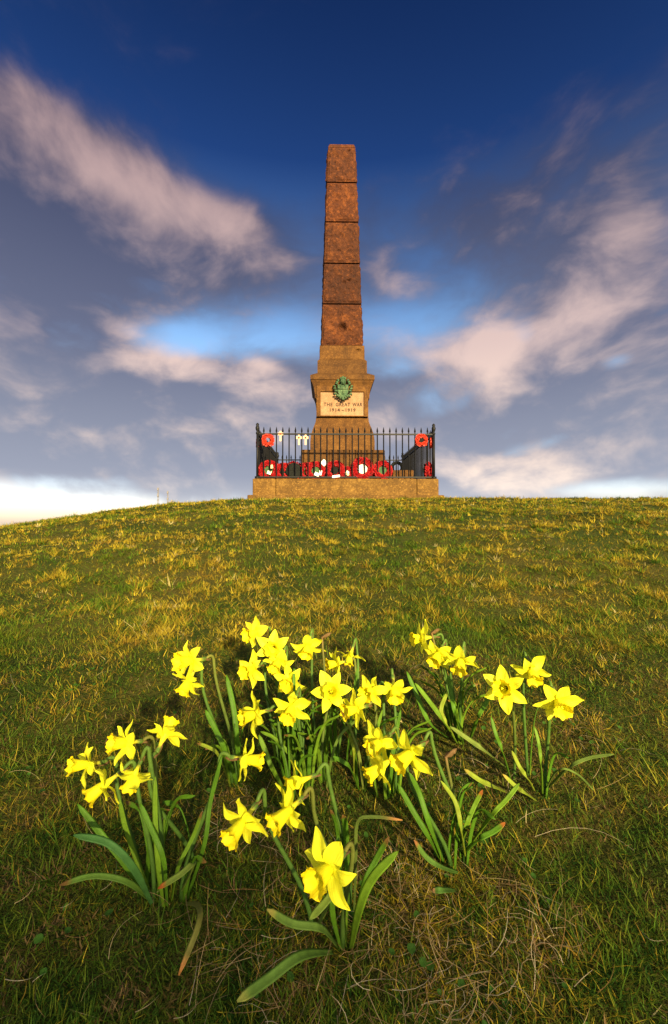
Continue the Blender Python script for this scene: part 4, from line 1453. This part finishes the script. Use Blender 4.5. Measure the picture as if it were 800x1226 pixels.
def turf(name, label, n, ya, yb, power, margin, Lr, wk, segs, per_tuft=0, loose=.4):
    """loose blades plus fanned tufts (per_tuft blades sharing a root, a height and a colour)"""
    nl = int(n * loose)
    x, y = scatter(nl, ya, yb, power, margin)
    N = len(x)
    c, straw = blade_colours(x, y, N, ya > 2)
    L = rng.uniform(Lr[0], Lr[1], N) * .85
    head = rng.uniform(0, 2 * np.pi, N)
    pitch = np.where(straw, rng.uniform(.0, .9, N), rng.uniform(.15, 1.35, N))
    tx, ty = scatter(max(1, int(n * (1 - loose) / per_tuft)), ya, yb, power, margin)
    T = len(tx)
    hgt = np.clip(.62 + 1.3 * fbm(tx, ty, .30, 3, 31), .2, 1.7) * rng.uniform(.7, 1.25, T)
    rad = rng.uniform(.5, 1.3, T) * (Lr[0] + Lr[1]) * .25
    hd0 = rng.uniform(0, 2 * np.pi, T); flop = rng.uniform(0, .6, T)
    k = np.repeat(np.arange(T), per_tuft); M = len(k)
    hd = rng.uniform(0, 2 * np.pi, M); rr = np.sqrt(rng.uniform(0, 1, M))
    bx = tx[k] + np.cos(hd) * rr * rad[k]; by = ty[k] + np.sin(hd) * rr * rad[k]
    ct, st_ = blade_colours(tx, ty, T, ya > 2)
    cb, sb = blade_colours(bx, by, M, ya > 2)
    own = rng.uniform(0, 1, M) < .18
    cB = np.where(own[:, None], cb, (ct * rng.uniform(.78, 1.25, (T, 1)))[k] * rng.uniform(.8, 1.2, (M, 1)))
    sB = np.where(own, sb, st_[k])
    # blades fan outwards; some tufts flop to one side
    hx = np.cos(hd) * (1 - flop[k]) + np.cos(hd0[k]) * flop[k] + rng.normal(0, .25, M)
    hy = np.sin(hd) * (1 - flop[k]) + np.sin(hd0[k]) * flop[k] + rng.normal(0, .25, M)
    hB = np.arctan2(hy, hx)
    pB = np.clip(1.35 - rr * .75 - flop[k] * .7 + rng.normal(0, .2, M), .05, 1.5)
    LB = rng.uniform(Lr[0], Lr[1], M) * hgt[k] * 1.25
    x = np.concatenate([x, bx]); y = np.concatenate([y, by]); L = np.concatenate([L, LB]); c = np.concatenate([c, cB])
    head = np.concatenate([head, hB]); pitch = np.concatenate([pitch, pB]); straw = np.concatenate([straw, sB])
    N = len(x)
    L = L * np.interp(y, [0, 1.5, 4, 9], [.95, 1.0, 1.2, 1.1])
    near_hump = np.exp(-((x - 2.95) / .35) ** 2 - ((y - 4.55) / .32) ** 2)
    L = L * (1 + .9 * near_hump)
    w = np.maximum(.0013, wk * y) * rng.uniform(.6, 1.35, N)
    dp = np.where(straw, rng.uniform(-1.5, .3, N), rng.uniform(-1.1, .2, N))
    dh = np.where(straw, rng.normal(0, .9, N), rng.normal(0, .35, N))
    me = blades_mesh(name, x, y, L, w, head, pitch, dp, dh, c, segs)
    o = link(name, me)
    tag(o, label, 'grass', None, 'stuff')
    return o


turf('short_grass', 'short mossy mixed green and straw grass round the daffodils', 130000, .30, 1.5, .75, .35, (.015, .042), .0015, 3, 9, .62)
turf('tufted_grass', 'tufted olive and straw grass on the middle of the slope', 280000, 1.5, 5.0, 1.3, .5, (.022, .054), .0011, 2, 26, .35)
turf('hilltop_grass', 'golden green rough grass on the upper slope below the skyline', 285000, 5.0, 13.0, 1.3, 1.0, (.026, .062), .0010, 2, 20, .3)


def edge_turf():
    """the same turf to either side of the path's view"""
    ys = np.concatenate([rng.uniform(.15, 1.6, 36000), rng.uniform(1.6, 5.2, 34000)])
    n = len(ys)
    xs = (.82 * ys + .30 + rng.uniform(0, 1, n) * np.interp(ys, [0, 1.6, 5.2], [1.15, 1.3, 1.3])) * rng.choice((-1, 1), n)
    c, straw = blade_colours(xs, ys, n, False)
    me = blades_mesh('edge_grass', xs, ys, rng.uniform(.022, .055, n), np.maximum(.0030, .0018 * ys) * rng.uniform(.6, 1.3, n), rng.uniform(0, 6.28, n),
                     np.where(straw, rng.uniform(0, .9, n), rng.uniform(.15, 1.3, n)), rng.uniform(-1.2, .2, n), rng.normal(0, .5, n), c, 2)
    tag(link('edge_grass', me), 'rough green grass towards both sides of the slope', 'grass', None, 'stuff')


edge_turf()


def moss():
    """springy moss and crumbled thatch between the blades of the near turf, mottled brown and green, and small round weeds"""
    n = 95000
    x, y = scatter(n, .30, 1.6, .75, .3)
    n = len(x)
    v = .5 + .9 * fbm(x, y, .075, 3, 61) + .5 * fbm(x, y, .35, 2, 62) + rng.normal(0, .10, n)
    pal = np.array([(.022, .062, .007), (.045, .100, .009), (.080, .110, .013), (.100, .075, .018), (.16, .105, .040)])
    i = np.clip((1 - v) * 5.2, 0, 4.99).astype(int)
    c = pal[i] * rng.uniform(.7, 1.3, (n, 1))
    lift = .010 * np.clip(.5 + 1.2 * fbm(x, y, .05, 2, 63), 0, 1.2)
    me = blades_mesh('moss', x, y, rng.uniform(.006, .015, n), rng.uniform(.0012, .0026, n), rng.uniform(0, 6.28, n), rng.uniform(-.2, 1.2, n), rng.uniform(-1.5, .5, n), rng.normal(0, 1.2, n), c, 2, lift)
    tag(link('moss', me), 'mottled brown and green moss between the near grass', 'moss', None, 'stuff')
    mb = MB()
    rg = random.Random(77)
    for k in range(420):
        yy = .38 + 1.0 * rg.random(); xx = rg.uniform(-.85, .85) * yy
        if perlin(xx / .16 + 3, yy / .16) < .02: continue
        z = gz(xx, yy) + rg.uniform(.008, .018)
        r = rg.uniform(.003, .0065)
        t = Vector((rg.uniform(-.5, .5), rg.uniform(-.7, .2), 1)).normalized(); u = t.orthogonal().normalized(); w = t.cross(u)
        c0 = Vector((xx, yy, z))
        g = rg.uniform(.75, 1.25)
        mb.add([c0 - t * .001] + [c0 + (u * math.cos(a_ * math.pi / 4) + w * math.sin(a_ * math.pi / 4)) * r * rg.uniform(.85, 1.1) for a_ in range(8)], [(0, 1 + j, 1 + (j + 1) % 8) for j in range(8)], 0, (.040 * g, .105 * g, .014 * g))
    tag(mb.build('small_weeds', M_GRASS), 'tiny round leaved weeds in the near turf', 'weeds', None, 'stuff')


moss()


def stalks():
    """long dry stalks lying over the near turf"""
    mb = MB()
    rg = random.Random(12)
    spots = [(150, 870, 40, 5), (8, 905, 60, -25), (30, 930, 40, -15), (20, 820, 30, -60), (150, 1120, 70, 55), (320, 1150, 60, 62), (620, 1010, 190, -56), (700, 1010, 120, -8),
             (640, 945, 130, -52), (30, 1060, 50, 60), (560, 1010, 90, -62), (480, 1150, 70, 80), (690, 1120, 60, -70), (560, 1180, 50, 20), (230, 1100, 60, -75), (180, 810, 30, 80), (760, 850, 40, 20),
             (610, 1060, 80, -12), (530, 1090, 70, 25), (450, 1090, 60, -35), (640, 1180, 70, 70), (120, 1180, 60, 40), (740, 930, 60, 30), (500, 1180, 80, 85), (520, 1150, 60, 80)]
    for i in range(70):
        spots.append((rg.uniform(0, 800), 800 + 426 * rg.random() ** .7, rg.uniform(16, 55), rg.uniform(-90, 90)))
    for px, py, ln, an in spots:
        a = R(an); n = 6
        pts = []
        bend = rg.uniform(-.9, .9)
        x0, y0 = px - math.cos(a) * ln / 2, py + math.sin(a) * ln / 2
        for k in range(n + 1):
            t = k / n
            xx = px + math.cos(a) * ln * (t - .5) - math.sin(a) * ln * bend * (t - t * t)
            yy = py - math.sin(a) * ln * (t - .5) - math.cos(a) * ln * bend * (t - t * t)
            pts.append(onG(xx, yy, .016 + .014 * math.sin(math.pi * t)) )
        c = rg.choice(((.40, .32, .17), (.50, .43, .28), (.30, .22, .10), (.26, .15, .06)))
        r = rg.uniform(.0002, .00048)
        mb.tube(pts, [r * (1 - .6 * k / n) for k in range(n + 1)], 4, 0, False, [c] * (n + 1))
    o = mb.build('dry_stalks', M_GRASS)
    tag(o, 'long pale dry stalks lying loose over the near turf', 'dry grass', None, 'stuff')


stalks()


def tangles():
    """dead tangled grass in the near turf: thin curling threads"""
    P = []
    xs, ys, Ls, ws, hs, ln, cu, cs = [], [], [], [], [], [], [], []
    n_each = 75
    for (cx, cy, r, a) in DRYSPOTS:
        if a <= .22 or cy > 1.4: continue
        n = n_each
        xs.append(rng.normal(cx, r * .9, n)); ys.append(rng.normal(cy, r * .8, n))
    x = np.concatenate(xs); y = np.concatenate(ys); n = len(x)
    pal = np.array([(.30, .19, .085), (.42, .31, .16), (.20, .11, .045), (.52, .43, .28)])
    c = pal[rng.choice(4, n, p=[.4, .25, .25, .1])] * rng.uniform(.7, 1.2, (n, 1))
    me = blades_mesh('dead_grass', x, y, rng.uniform(.03, .08, n), np.full(n, .0010), rng.uniform(0, 6.28, n), rng.uniform(-.1, .7, n), rng.uniform(-1.2, .4, n), rng.normal(0, 1.5, n), c, 5, rng.uniform(.002, .022, n))
    o = link('dead_grass', me)
    tag(o, 'brown dead tangled grass in the near turf', 'dead grass', None, 'stuff')


tangles()
